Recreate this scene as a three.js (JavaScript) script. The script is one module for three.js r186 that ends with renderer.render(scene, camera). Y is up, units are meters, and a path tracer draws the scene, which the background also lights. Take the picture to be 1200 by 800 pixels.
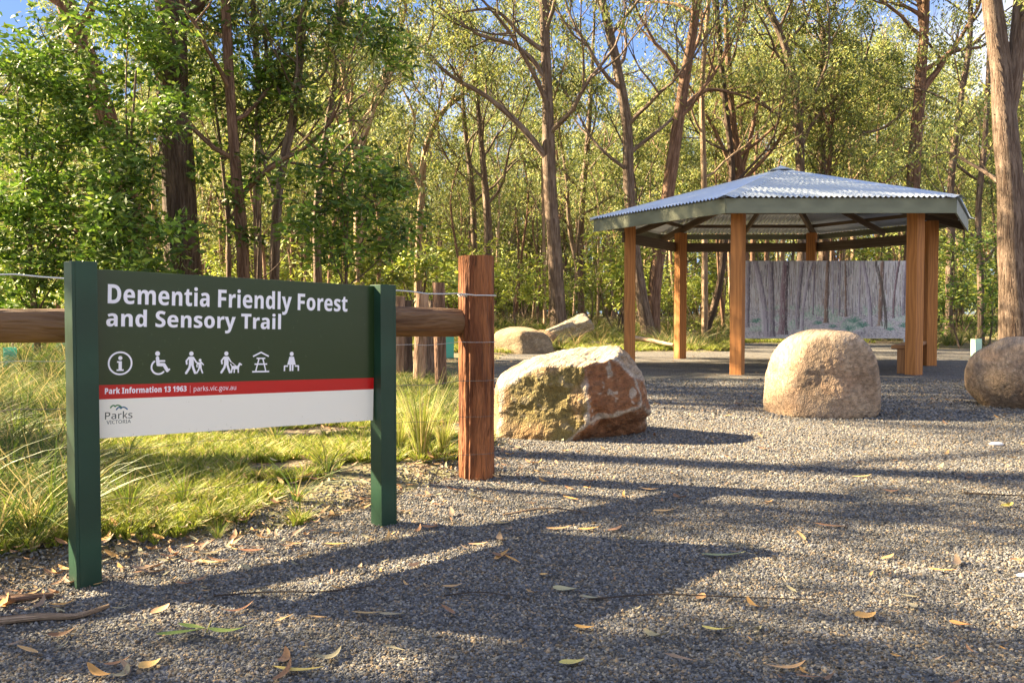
import * as THREE from 'three';
import { RoundedBoxGeometry } from 'three/addons/geometries/RoundedBoxGeometry.js';
import { mergeGeometries, mergeVertices } from 'three/addons/utils/BufferGeometryUtils.js';

// ---------------------------------------------------------------- camera, sky, sun, exposure
const F = 1013, PITCH = 1.87 * Math.PI / 180, CP = Math.cos(PITCH), SP = Math.sin(PITCH);
const scene = new THREE.Scene();
const camera = new THREE.PerspectiveCamera(2 * Math.atan(400 / F) * 180 / Math.PI, 1024 / 682, 0.1, 900);
camera.position.set(0, 1, 0);
camera.rotation.x = -PITCH;
const renderer = new THREE.WebGLRenderer({ antialias: true });
renderer.setSize(1024, 682);
renderer.toneMapping = THREE.LinearToneMapping;
renderer.toneMappingExposure = 8.2;
renderer.outputColorSpace = THREE.SRGBColorSpace;
renderer.shadowMap.enabled = true;
const SUN = new THREE.Vector3(-0.766, 0.515, -0.383).normalize();
const sun = new THREE.DirectionalLight(new THREE.Color(1.0, 0.8, 0.5), 5);
sun.position.copy(SUN).multiplyScalar(80);
sun.target.position.set(0, 0, -12);
sun.castShadow = true;
sun.shadow.mapSize.set(4096, 4096);
Object.assign(sun.shadow.camera, { left: -60, right: 60, top: 60, bottom: -60, near: 1, far: 220 });
sun.shadow.radius = 1.2;
scene.add(sun, sun.target);

// seeded random, periodic noise
function rngOf(a) { return () => { a |= 0; a = a + 0x6D2B79F5 | 0; let t = Math.imul(a ^ a >>> 15, 1 | a); t = t + Math.imul(t ^ t >>> 7, 61 | t) ^ t; return ((t ^ t >>> 14) >>> 0) / 4294967296; }; }
let R = rngOf(7);
const rr = (a, b) => a + (b - a) * R();
const hash = (x, y, s = 0) => { let h = Math.imul(x, 374761393) + Math.imul(y, 668265263) + Math.imul(s, 974711); h = Math.imul(h ^ h >>> 13, 1274126177); return ((h ^ h >>> 16) >>> 0) / 4294967296; };
const mod = (a, n) => ((a % n) + n) % n;
function vn(x, y, px = 0, py = 0, s = 0) {
  const xi = Math.floor(x), yi = Math.floor(y), fx = x - xi, fy = y - yi, u = fx * fx * (3 - 2 * fx), v = fy * fy * (3 - 2 * fy);
  const X0 = px ? mod(xi, px) : xi, X1 = px ? mod(xi + 1, px) : xi + 1, Y0 = py ? mod(yi, py) : yi, Y1 = py ? mod(yi + 1, py) : yi + 1;
  return (hash(X0, Y0, s) * (1 - u) + hash(X1, Y0, s) * u) * (1 - v) + (hash(X0, Y1, s) * (1 - u) + hash(X1, Y1, s) * u) * v;
}
function fbm(x, y, px, py, o = 4, s = 0) { let a = 0, w = 0.5, t = 0; for (let i = 0; i < o; i++) { a += w * vn(x, y, px, py, s + i); t += w; w *= 0.5; x *= 2; y *= 2; px *= 2; py *= 2; } return a / t; }
function vn3(x, y, z, s = 0) { const zi = Math.floor(z), f = z - zi, w = f * f * (3 - 2 * f); return vn(x, y, 0, 0, s + zi * 131) * (1 - w) + vn(x, y, 0, 0, s + (zi + 1) * 131) * w; }
function fbm3(x, y, z, o = 4, s = 0) { let a = 0, w = 0.5, t = 0; for (let i = 0; i < o; i++) { a += w * vn3(x, y, z, s + i * 17); t += w; w *= 0.5; x *= 2.03; y *= 2.03; z *= 2.03; } return a / t; }
const sstep = (a, b, x) => { const t = Math.min(1, Math.max(0, (x - a) / (b - a))); return t * t * (3 - 2 * t); };
const lerp = (a, b, t) => a + (b - a) * t;
const V = (x, y, z) => new THREE.Vector3(x, y, z);
const C = (r, g, b) => new THREE.Color().setRGB(r, g, b);
// a pixel of the 1200x800 photograph at a depth, or on the level ground
function pix(px, py, Z) { const a = (px - 600) / F, b = (400 - py) / F, t = Z / (CP + b * SP); return V(a * t, 1 + t * (b * CP - SP), -Z); }
function gnd(px, py) { const a = (px - 600) / F, b = (400 - py) / F, t = 1 / (SP - b * CP); return V(a * t, 0, -t * (CP + b * SP)); }

// the sky: clear blue with soft white cloud, thicker near the horizon
{
  const w = 1024, h = 512, d = new Float32Array(w * h * 4);
  for (let j = 0; j < h; j++) for (let i = 0; i < w; i++) {
    const el = (j + 0.5) / h * Math.PI - Math.PI / 2, az = (i + 0.5) / w * 2 * Math.PI, up = Math.max(0, Math.sin(el));
    const k = Math.pow(1 - up, 3);
    let r = lerp(0.10, 0.42, k), g = lerp(0.24, 0.58, k), b = lerp(0.66, 0.84, k);
    const n = fbm(i / w * 16, j / h * 14, 16, 0, 5, 3), c = sstep(0.37, 0.62, n + 0.14 * k) * 0.9;
    r = lerp(r, 0.92, c); g = lerp(g, 0.93, c); b = lerp(b, 0.97, c);
    const sx = Math.cos(el), dir = V(sx * Math.cos(az), Math.sin(el), sx * Math.sin(az));
    if (el < 0) { r = 0.3; g = 0.3; b = 0.3; }
    const o = (j * w + i) * 4; d[o] = r; d[o + 1] = g; d[o + 2] = b; d[o + 3] = 1;
  }
  const t = new THREE.DataTexture(d, w, h, THREE.RGBAFormat, THREE.FloatType);
  t.mapping = THREE.EquirectangularReflectionMapping; t.magFilter = t.minFilter = THREE.LinearFilter; t.wrapS = THREE.RepeatWrapping; t.needsUpdate = true;
  scene.background = t; scene.environment = t;
  scene.backgroundIntensity = 0.19; scene.environmentIntensity = 0.19;
}

// ---------------------------------------------------------------- textures
function dataTex(w, h, f, srgb) {
  const d = new Uint8Array(w * h * 4);
  for (let j = 0; j < h; j++) for (let i = 0; i < w; i++) { const c = f(i / w, j / h, i, j), o = (j * w + i) * 4; for (let k = 0; k < 3; k++) d[o + k] = Math.max(0, Math.min(255, 255 * (Array.isArray(c) ? c[k] : c))); d[o + 3] = 255; }
  const t = new THREE.DataTexture(d, w, h); t.wrapS = t.wrapT = THREE.RepeatWrapping; t.magFilter = THREE.LinearFilter; t.minFilter = THREE.LinearMipmapLinearFilter; t.generateMipmaps = true;
  if (srgb) t.colorSpace = THREE.SRGBColorSpace; t.needsUpdate = true; return t;
}
const toS = (c) => c <= 0.0031308 ? 12.92 * c : 1.055 * Math.pow(c, 1 / 2.4) - 0.055;
const S3 = (r, g, b) => [toS(r), toS(g), toS(b)];
function stones(n, s) {           // cell noise: nearest stone of an n x n periodic scatter
  return (u, v) => {
    const x = u * n, y = v * n, xi = Math.floor(x), yi = Math.floor(y); let b1 = 9, b2 = 9, id = 0;
    for (let j = -1; j < 2; j++) for (let i = -1; i < 2; i++) {
      const cx = mod(xi + i, n), cy = mod(yi + j, n), dx = xi + i + 0.1 + 0.8 * hash(cx, cy, s) - x, dy = yi + j + 0.1 + 0.8 * hash(cx, cy, s + 1) - y, d = Math.hypot(dx, dy);
      if (d < b1) { b2 = b1; b1 = d; id = hash(cx, cy, s + 2); } else if (d < b2) b2 = d;
    }
    return [b1, b2 - b1, id];
  };
}
const stoneTone = (id) => { const k = 0.26 + 0.9 * Math.pow((id * 7.3) % 1, 1.3), w = (id * 13.7) % 1; return w < 0.16 ? [0.27 * k, 0.2 * k, 0.13 * k] : w < 0.34 ? [0.26 * k, 0.235 * k, 0.195 * k] : [0.155 * k, 0.155 * k, 0.163 * k]; };
const gravelCell = stones(70, 11);
const T = {
  gravel: dataTex(1024, 1024, (u, v) => { const c = gravelCell(u, v)[2], t = stoneTone(c), n = 0.8 + 0.4 * fbm(u * 6, v * 6, 6, 6, 3, 5); return S3(t[0] * n, t[1] * n, t[2] * n); }, true),
  gravelB: dataTex(1024, 1024, (u, v) => { const [d, e, id] = gravelCell(u, v); return Math.min(1, e * 2.2) * (0.5 + 0.5 * id); }),
  litter: dataTex(1024, 1024, (u, v) => {
    const g = fbm(u * 8, v * 8, 8, 8, 4, 21), s = vn(u * 160, v * 40, 160, 40, 31), q = vn(u * 40, v * 150, 40, 150, 32), m = Math.max(s, q);
    const a = [0.10, 0.075, 0.045], b = [0.24, 0.17, 0.1], c = [0.09, 0.13, 0.03], k = sstep(0.55, 0.95, m), gg = sstep(0.48, 0.62, g) * 0.35;
    return S3(...[0, 1, 2].map((i) => lerp(lerp(a[i], b[i], k), c[i], gg)));
  }, true),
  litterB: dataTex(512, 512, (u, v) => Math.max(vn(u * 90, v * 22, 90, 22, 31), vn(u * 22, v * 90, 22, 90, 32))),
  bark: dataTex(512, 1024, (u, v) => {
    const f = fbm(u * 14 + 0.8 * vn(u * 4, v * 6, 4, 6, 3), v * 5, 0, 5, 4, 41), fine = vn(u * 64, v * 20, 64, 20, 44), big = fbm(u * 2, v * 2, 2, 2, 3, 47);
    const k = sstep(0.25, 0.75, f) * 0.7 + fine * 0.3, a = [0.26, 0.17, 0.12], b = [0.78, 0.66, 0.56];
    return S3(...[0, 1, 2].map((i) => lerp(a[i], b[i], k) * (0.65 + 0.7 * big)));
  }, true),
  barkB: dataTex(512, 1024, (u, v) => { const f = Math.abs(fbm(u * 14 + 0.8 * vn(u * 4, v * 6, 4, 6, 3), v * 5, 0, 5, 4, 41) - 0.5) * 3; return Math.min(1, f) * 0.8 + 0.2 * vn(u * 64, v * 20, 64, 20, 44); }),
  wood: dataTex(256, 1024, (u, v) => {
    const warp = fbm(u * 3, v * 2, 3, 2, 3, 61), g = 0.5 + 0.5 * Math.sin((u * 9 + warp * 2.2) * 6.283), fine = vn(u * 120, v * 10, 120, 10, 63), k = 0.45 * g + 0.35 * fine + 0.4 * fbm(u * 2, v * 3, 2, 3, 3, 66);
    return S3(lerp(0.5, 1, k), lerp(0.42, 0.95, k), lerp(0.34, 0.85, k));
  }, true),
  woodB: dataTex(256, 1024, (u, v) => 0.6 * vn(u * 60, v * 8, 60, 8, 63) + 0.4 * vn(u * 120, v * 16, 120, 16, 64)),
  speck: dataTex(512, 512, (u, v) => { const n = fbm(u * 10, v * 10, 10, 10, 5, 71), s = hash(Math.floor(u * 256), Math.floor(v * 256), 5); const k = 0.5 + 0.4 * n + 0.5 * (s - 0.5); return [k * 1.02, k, k * 0.97]; }, true),
  speckB: dataTex(512, 512, (u, v) => fbm(u * 24, v * 24, 24, 24, 5, 75)),
  blotch: dataTex(256, 256, (u, v) => 0.75 + 0.25 * fbm(u * 6, v * 6, 6, 6, 5, 81), true),
};
function rep(t, x, y) { const c = t.clone(); c.repeat.set(x, y); c.needsUpdate = true; return c; }
const M = {};
const std = (o) => new THREE.MeshStandardMaterial(o);
M.gravel = std({ map: rep(T.gravel, 1 / 1.1, 1 / 1.1), bumpMap: rep(T.gravelB, 1 / 1.1, 1 / 1.1), bumpScale: 0.012, roughness: 0.9 });
M.litter = std({ map: rep(T.litter, 1 / 2.3, 1 / 2.3), bumpMap: rep(T.litterB, 1 / 1.7, 1 / 1.7), bumpScale: 0.03, roughness: 1 });
const barkMat = (r, g, b) => std({ map: T.bark, bumpMap: T.barkB, bumpScale: 0.035, color: C(r, g, b), roughness: 0.95, vertexColors: true });
M.bark = barkMat(0.38, 0.33, 0.3); M.barkDark = barkMat(0.2, 0.16, 0.14); M.barkRed = barkMat(0.44, 0.31, 0.25); M.barkPale = barkMat(0.8, 0.68, 0.55);
const leafMat = (r, g, b, t) => new THREE.MeshPhysicalMaterial({ color: C(r, g, b), vertexColors: true, roughness: 0.75, transmission: t, thickness: 0, specularIntensity: 0.5, side: THREE.DoubleSide });
M.leaf = leafMat(1, 1, 1, 0.5);
M.leafShiny = new THREE.MeshPhysicalMaterial({ color: C(1, 1, 1), vertexColors: true, roughness: 0.65, transmission: 0.5, thickness: 0, specularIntensity: 0.5, side: THREE.DoubleSide });
M.grass = leafMat(1, 1, 1, 0.45);
M.dry = new THREE.MeshPhysicalMaterial({ color: C(1, 1, 1), vertexColors: true, roughness: 0.8, transmission: 0.15, thickness: 0, side: THREE.DoubleSide });

// ---------------------------------------------------------------- bookkeeping
const used = new Map();
function nm(o, name) { const k = used.get(name) ?? 0; used.set(name, k + 1); o.name = k ? name + '_' + String(k).padStart(3, '0') : name; return o; }
function shade(o) { o.traverse((m) => { if (m.isMesh) { m.castShadow = true; m.receiveShadow = true; } }); return o; }
function tag(o, label, category, group) { o.userData = { label, category }; if (group) o.userData.group = group; return o; }
function thing(name, label, category, pos = [0, 0, 0], ry = 0, group) { const g = nm(new THREE.Group(), name); g.position.set(...pos); g.rotation.y = ry; tag(g, label, category, group); scene.add(g); return g; }
function part(name, geo, mat, parent, label) { const m = new THREE.Mesh(geo, mat); m.name = name; m.castShadow = m.receiveShadow = true; if (label) m.userData.label = label; parent.add(m); return m; }
function single(name, geo, mat, label, category, group) { const m = nm(new THREE.Mesh(geo, mat), name); tag(m, label, category, group); m.castShadow = m.receiveShadow = true; scene.add(m); return m; }
function structure(name, geo, mat) { const m = nm(new THREE.Mesh(geo, mat), name); m.userData = { kind: 'structure' }; m.castShadow = m.receiveShadow = true; scene.add(m); return m; }
function copyOf(o, label, group) { const c = o.clone(); nm(c, o.name.replace(/_\d+$/, '')); c.userData = { ...o.userData }; if (label) c.userData.label = label; if (group) c.userData.group = group; scene.add(c); return c; }

// mesh builder: tubes, leaves, quads in one indexed geometry
class MB {
  constructor() { this.p = []; this.n = []; this.u = []; this.c = []; this.i = []; }
  v(p, n, u, v, c) { this.p.push(p.x, p.y, p.z); this.n.push(n.x, n.y, n.z); this.u.push(u, v); this.c.push(c[0], c[1], c[2]); return this.p.length / 3 - 1; }
  // pts: Vector3 list; rad: radius list; rough: relative radial noise; flare at the start
  tube(pts, rad, seg = 8, col = [1, 1, 1], rough = 0, seed = 0, cap = false) {
    let up = V(0.3, 0.1, 1).normalize(), len = 0; const first = this.p.length / 3, t = V(), a = V(), b = V(), n = V(), q = V();
    const turns = Math.max(1, Math.round(rad[0] * 6.283 / 0.6));
    for (let k = 0; k < pts.length; k++) {
      t.subVectors(pts[Math.min(k + 1, pts.length - 1)], pts[Math.max(k - 1, 0)]).normalize();
      a.crossVectors(up, t); if (a.lengthSq() < 1e-4) a.crossVectors(V(1, 0, 0), t); a.normalize(); b.crossVectors(t, a); up.copy(b).negate(); up.crossVectors(t, a);
      if (k) len += pts[k].distanceTo(pts[k - 1]);
      for (let s = 0; s <= seg; s++) {
        const th = s / seg * 6.2832; n.copy(a).multiplyScalar(Math.cos(th)).addScaledVector(b, Math.sin(th));
        const r = rad[k] * (1 + rough * (vn(Math.cos(th) * 2 + 9 + seed, Math.sin(th) * 2 + len * 0.7) - 0.5) * 2);
        q.copy(pts[k]).addScaledVector(n, r); this.v(q, n, s / seg * turns, len / 1.2, col);
      }
    }
    for (let k = 0; k + 1 < pts.length; k++) for (let s = 0; s < seg; s++) { const o = first + k * (seg + 1) + s, w = seg + 1; this.i.push(o, o + 1, o + w, o + 1, o + w + 1, o + w); }
    if (cap) for (const [k, sg] of [[0, -1], [pts.length - 1, 1]]) {
      t.subVectors(pts[Math.min(k + 1, pts.length - 1)], pts[Math.max(k - 1, 0)]).normalize().multiplyScalar(sg);
      const c0 = this.v(pts[k], t, 0.5, 0.5, col), ring = [];
      for (let s = 0; s < seg; s++) { const o = (first + k * (seg + 1) + s) * 3; ring.push(this.v(V(this.p[o], this.p[o + 1], this.p[o + 2]), t, 0.5 + 0.4 * Math.cos(s), 0.5 + 0.4 * Math.sin(s), col)); }
      for (let s = 0; s < seg; s++) sg > 0 ? this.i.push(c0, ring[s], ring[(s + 1) % seg]) : this.i.push(c0, ring[(s + 1) % seg], ring[s]);
    }
  }
  leaf(p, d, side, len, wid, c, fold = 0.15) {     // a narrow folded leaf
    const n = V().crossVectors(d, side).normalize(), m = p.clone().addScaledVector(d, len * 0.45), t = p.clone().addScaledVector(d, len);
    const l = m.clone().addScaledVector(side, wid / 2).addScaledVector(n, wid * fold), r = m.clone().addScaledVector(side, -wid / 2).addScaledVector(n, wid * fold);
    const a = this.v(p, n, 0, 0, c), b = this.v(l, n, 0, 1, c), e = this.v(t, n, 1, 1, c), f = this.v(r, n, 1, 0, c);
    this.i.push(a, e, b, a, f, e);
  }
  blade(p, d, bend, len, wid, c, side, k = 3) {    // a grass blade: k segments, curving over
    const first = this.p.length / 3, n = V().crossVectors(side, d).normalize();
    for (let s = 0; s <= k; s++) {
      const t = s / k, q = p.clone().addScaledVector(d, len * t).addScaledVector(bend, len * t * t), w = wid * (1 - 0.9 * t * t) / 2;
      this.v(q.clone().addScaledVector(side, -w), n, 0, t, c); this.v(q.addScaledVector(side, w), n, 1, t, c);
    }
    for (let s = 0; s < k; s++) { const o = first + s * 2; this.i.push(o, o + 1, o + 2, o + 1, o + 3, o + 2); }
  }
  geo() {
    const g = new THREE.BufferGeometry();
    g.setAttribute('position', new THREE.Float32BufferAttribute(this.p, 3)); g.setAttribute('normal', new THREE.Float32BufferAttribute(this.n, 3));
    g.setAttribute('uv', new THREE.Float32BufferAttribute(this.u, 2)); g.setAttribute('color', new THREE.Float32BufferAttribute(this.c, 3)); g.setIndex(this.i); return g;
  }
}
const onSphere = () => { const z = rr(-1, 1), a = rr(0, 6.2832), s = Math.sqrt(1 - z * z); return V(s * Math.cos(a), z, s * Math.sin(a)); };
function smooth(pts, n) { const c = new THREE.CatmullRomCurve3(pts); return c.getPoints(n); }

// ---------------------------------------------------------------- ground
const gravelPx = [[-160, 745], [0, 694], [95, 668], [230, 634], [330, 622], [430, 596], [520, 562], [558, 548], [580, 520], [574, 470], [566, 440], [575, 424], [592, 415.5], [700, 412], [860, 412], [872, 402], [1040, 402.5], [1070, 409], [1200, 408], [1600, 410]];
const gravelXZ = gravelPx.map(([a, b]) => { const p = gnd(a, b); return [p.x, p.z]; });
gravelXZ.push([34, -16], [26, 6], [-6, 6], [-3.6, -1]);
const edge = [];        // densified, slightly ragged outline
gravelXZ.forEach((p, k) => { const q = gravelXZ[(k + 1) % gravelXZ.length], n = Math.max(1, Math.ceil(Math.hypot(q[0] - p[0], q[1] - p[1]) / 0.25)); for (let s = 0; s < n; s++) { const t = s / n, x = lerp(p[0], q[0], t), z = lerp(p[1], q[1], t), w = Math.min(1, 0.15 + Math.hypot(x, z) * 0.03) * 0.3; edge.push([x + (fbm(x * 1.7, z * 1.7, 0, 0, 3, 5) - 0.5) * w * 2, z + (fbm(x * 1.7, z * 1.7, 0, 0, 3, 9) - 0.5) * w * 2]); } });
function sdGravel(x, z) {     // below 0 inside the gravel
  let d = 1e9, inside = false;
  for (let i = 0, j = edge.length - 1; i < edge.length; j = i++) {
    const [ax, az] = edge[i], [bx, bz] = edge[j], ex = bx - ax, ez = bz - az, t = Math.min(1, Math.max(0, ((x - ax) * ex + (z - az) * ez) / (ex * ex + ez * ez || 1)));
    d = Math.min(d, (x - ax - ex * t) ** 2 + (z - az - ez * t) ** 2);
    if (az > z !== bz > z && x < (bx - ax) * (z - az) / (bz - az) + ax) inside = !inside;
  }
  return inside ? -Math.sqrt(d) : Math.sqrt(d);
}
function groundY(x, z, s = sdGravel(x, z)) {
  const m = sstep(-0.25, 0.35, s), Z = -z;
  return lerp(-0.05, 0.025 + 0.07 * fbm(x * 0.9, z * 0.9, 0, 0, 3, 51) - 0.02, m) + m * (0.5 * sstep(0.5, 7, s) * sstep(17, 24, Z) + 0.25 * (fbm(x * 0.12, z * 0.12, 0, 0, 2, 57) - 0.35) * sstep(6, 16, s));
}
{
  const NX = 190, NZ = 200, p = [], u = [], ix = [];
  for (let j = 0; j <= NZ; j++) for (let i = 0; i <= NX; i++) {
    const a = i / NX * 2 - 1, b = j / NZ, x = Math.sign(a) * (Math.abs(a) * 14 + 186 * Math.pow(Math.abs(a), 4)), z = 8 - (b * 42 + 330 * Math.pow(b, 5));
    const y = Math.abs(x) < 45 && z > -60 ? groundY(x, z) : groundY(x, z, 20);
    p.push(x, y, z); u.push(x, z);
  }
  for (let j = 0; j < NZ; j++) for (let i = 0; i < NX; i++) { const o = j * (NX + 1) + i, w = NX + 1; ix.push(o, o + 1, o + w, o + 1, o + w + 1, o + w); }
  const g = new THREE.BufferGeometry(); g.setAttribute('position', new THREE.Float32BufferAttribute(p, 3)); g.setAttribute('uv', new THREE.Float32BufferAttribute(u, 2)); g.setIndex(ix); g.computeVertexNormals();
  structure('ground', g, M.litter);
  const s = new THREE.Shape(edge.map(([x, z]) => new THREE.Vector2(x, -z)));
  const gg = new THREE.ShapeGeometry(s); gg.rotateX(-Math.PI / 2); structure('gravel_path', gg, M.gravel);
}

// ---------------------------------------------------------------- shelter
const timber = (r, g, b) => std({ map: T.wood, bumpMap: T.woodB, bumpScale: 0.002, color: C(r, g, b), roughness: 0.7 });
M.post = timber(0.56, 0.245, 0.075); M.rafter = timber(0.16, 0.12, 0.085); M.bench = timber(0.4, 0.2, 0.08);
M.fascia = std({ color: C(0.23, 0.245, 0.17), roughness: 0.55, map: T.blotch, side: THREE.DoubleSide });
M.iron = std({ color: C(0.5, 0.56, 0.65), metalness: 0.45, roughness: 0.32, bumpMap: T.speckB, bumpScale: 0.001, side: THREE.DoubleSide });
// uv in metres along the length for boxes: board(length x, height y, depth z), grain along the longest side
function board(w, h, d, rad = 0.006, unit = [0.9, 1.6]) {
  const g = new RoundedBoxGeometry(w, h, d, 1, Math.min(rad, w / 3, h / 3, d / 3)), p = g.attributes.position, n = g.attributes.normal, u = g.attributes.uv, L = Math.max(w, h, d), off = R() * 5;
  for (let i = 0; i < p.count; i++) {
    const q = [p.getX(i), p.getY(i), p.getZ(i)], ax = L === w ? 0 : L === h ? 1 : 2, nn = [Math.abs(n.getX(i)), Math.abs(n.getY(i)), Math.abs(n.getZ(i))], face = nn.indexOf(Math.max(...nn)), cross = [0, 1, 2].find((k) => k !== ax && k !== face) ?? (ax + 1) % 3;
    u.setXY(i, q[cross] / unit[0] * 1.5 + off + face * 0.37, q[ax] / unit[1] + off);
  }
  return g;
}
{
  const cx = 5.131, cz = -16.562, rot = -0.007, RP = 2.874, H = 2.58, RE = 3.55, HE = 2.79, HA = 3.70, B = [];
  const sh = thing('shelter', 'hexagonal timber picnic shelter with a corrugated iron roof beyond the boulders', 'shelter', [cx, 0, cz]);
  const ang = (k) => -(k * Math.PI / 3 + rot);                    // vertex k, turning from right to the back
  const at = (r, k, y) => { const a = k * Math.PI / 3 + rot; return V(r * Math.cos(a), y, -r * Math.sin(a)); };
  const beam = (a, b, h, d, mat, name, drop = 0) => {             // a board from a to b, its top on the line
    const L = a.distanceTo(b), m = part(name, board(L, h, d), mat, sh), x = V().subVectors(b, a).normalize(), y = V(0, 1, 0).addScaledVector(x, -x.y).normalize(), z = V().crossVectors(x, y);
    m.quaternion.setFromRotationMatrix(new THREE.Matrix4().makeBasis(x, y, z)); m.position.copy(a).add(b).multiplyScalar(0.5).addScaledVector(y, -h / 2 - drop); return m;
  };
  const slope = (HA - HE) / RE, roofY = (r) => HE + slope * (RE - r);
  for (let k = 0; k < 6; k++) {
    const m = part('post', board(0.195, H + 0.2, 0.195, 0.008), M.post, sh), p = at(RP, k, H / 2 + 0.08); m.position.copy(p); m.rotation.y = k * Math.PI / 3 + rot;
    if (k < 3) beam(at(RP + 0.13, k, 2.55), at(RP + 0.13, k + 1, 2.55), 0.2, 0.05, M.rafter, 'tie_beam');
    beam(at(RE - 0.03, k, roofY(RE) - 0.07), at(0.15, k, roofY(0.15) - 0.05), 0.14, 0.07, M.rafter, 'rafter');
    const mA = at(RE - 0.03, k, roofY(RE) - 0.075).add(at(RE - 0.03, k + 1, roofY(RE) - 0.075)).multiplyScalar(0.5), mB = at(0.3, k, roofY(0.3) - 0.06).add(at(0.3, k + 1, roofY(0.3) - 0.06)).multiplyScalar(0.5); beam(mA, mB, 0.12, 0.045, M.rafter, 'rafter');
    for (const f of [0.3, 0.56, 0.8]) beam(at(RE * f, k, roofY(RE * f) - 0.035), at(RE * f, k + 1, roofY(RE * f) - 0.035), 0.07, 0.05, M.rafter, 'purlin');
    const fs = beam(at(RE + 0.01, k, HE - 0.005), at(RE + 0.01, k + 1, HE - 0.005), k < 3 ? 0.12 : 0.235, 0.03, M.fascia, 'fascia_board');
    // corrugated sheet between two hips: profile along the eave, ribs running up the slope
    const e0 = at(RE + 0.07, k, roofY(RE + 0.07) + 0.012), e1 = at(RE + 0.07, k + 1, roofY(RE + 0.07) + 0.012), top = V(0, HA + 0.012, 0), half = e0.distanceTo(e1) / 2, mid = e0.clone().add(e1).multiplyScalar(0.5), ex = V().subVectors(e1, e0).normalize(), up = V().subVectors(top, mid), L = up.length(); up.normalize();
    const n = V().crossVectors(ex, up).normalize(); if (n.y < 0) n.negate();
    const pos = [], idx = [], uv = [], per = 0.084, N = Math.round(2 * half / per) * 8;
    for (let i = 0; i <= N; i++) { const s = (i / N * 2 - 1) * half, len = L * (1 - Math.abs(s) / half), b = Math.cos(s / per * 6.2832) * 0.0155;
      for (let j = 0; j < 2; j++) { const q = mid.clone().addScaledVector(ex, s).addScaledVector(up, j * Math.max(0, len - 0.01)).addScaledVector(n, b + 0.016); pos.push(q.x, q.y, q.z); uv.push(s, j * len); } }
    for (let i = 0; i < N; i++) idx.push(i * 2, i * 2 + 2, i * 2 + 1, i * 2 + 1, i * 2 + 2, i * 2 + 3);
    const g = new THREE.BufferGeometry(); g.setAttribute('position', new THREE.Float32BufferAttribute(pos, 3)); g.setAttribute('uv', new THREE.Float32BufferAttribute(uv, 2)); g.setIndex(idx); g.computeVertexNormals();
    part('roof_sheet', g, M.iron, sh);
    // hip cap: a folded strip over the joint
    const h0 = at(RE + 0.09, k, roofY(RE + 0.09) + 0.05), h1 = V(0, HA + 0.05, 0), side = V().crossVectors(V().subVectors(h1, h0), V(0, 1, 0)).normalize(), hp = [];
    for (const q of [h0, h1]) for (const [w, dy] of [[-0.16, -0.045], [-0.02, 0.004], [0.02, 0.004], [0.16, -0.045]]) { const c = q.clone().addScaledVector(side, w); hp.push(c.x, c.y + dy, c.z); }
    const hg = new THREE.BufferGeometry(); hg.setAttribute('position', new THREE.Float32BufferAttribute(hp, 3)); hg.setAttribute('uv', new THREE.Float32BufferAttribute(hp.flatMap((v, i) => i % 3 ? [v] : []), 2)); hg.setIndex([0, 1, 4, 1, 5, 4, 1, 2, 5, 2, 6, 5, 2, 3, 6, 3, 7, 6]); hg.computeVertexNormals();
    part('hip_cap', hg, M.iron, sh);
  }
  const cap = new THREE.ConeGeometry(0.24, 0.1, 12); const cm = part('roof_cap', cap, M.iron, sh); cm.position.y = HA + 0.065;
  // low bench between the two right posts
  const a = V(cx, 0, cz).add(at(RP - 0.24, 5, 0)), b = V(cx, 0, cz).add(at(RP - 0.22, 0, 0)), mid = a.clone().add(b).multiplyScalar(0.5);
  const bn = thing('low_bench', 'low timber bench between the two right posts under the shelter roof', 'bench', [mid.x, 0, mid.z], Math.atan2(-(b.z - a.z), b.x - a.x));
  const L = a.distanceTo(b);
  part('seat', board(L, 0.06, 0.3), M.bench, bn).position.set(0, 0.44, 0);
  for (const s of [-1, 1]) part('leg', board(0.12, 0.41, 0.12), M.bench, bn).position.set(s * (L / 2 - 0.08), 0.205, 0);
}

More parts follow.
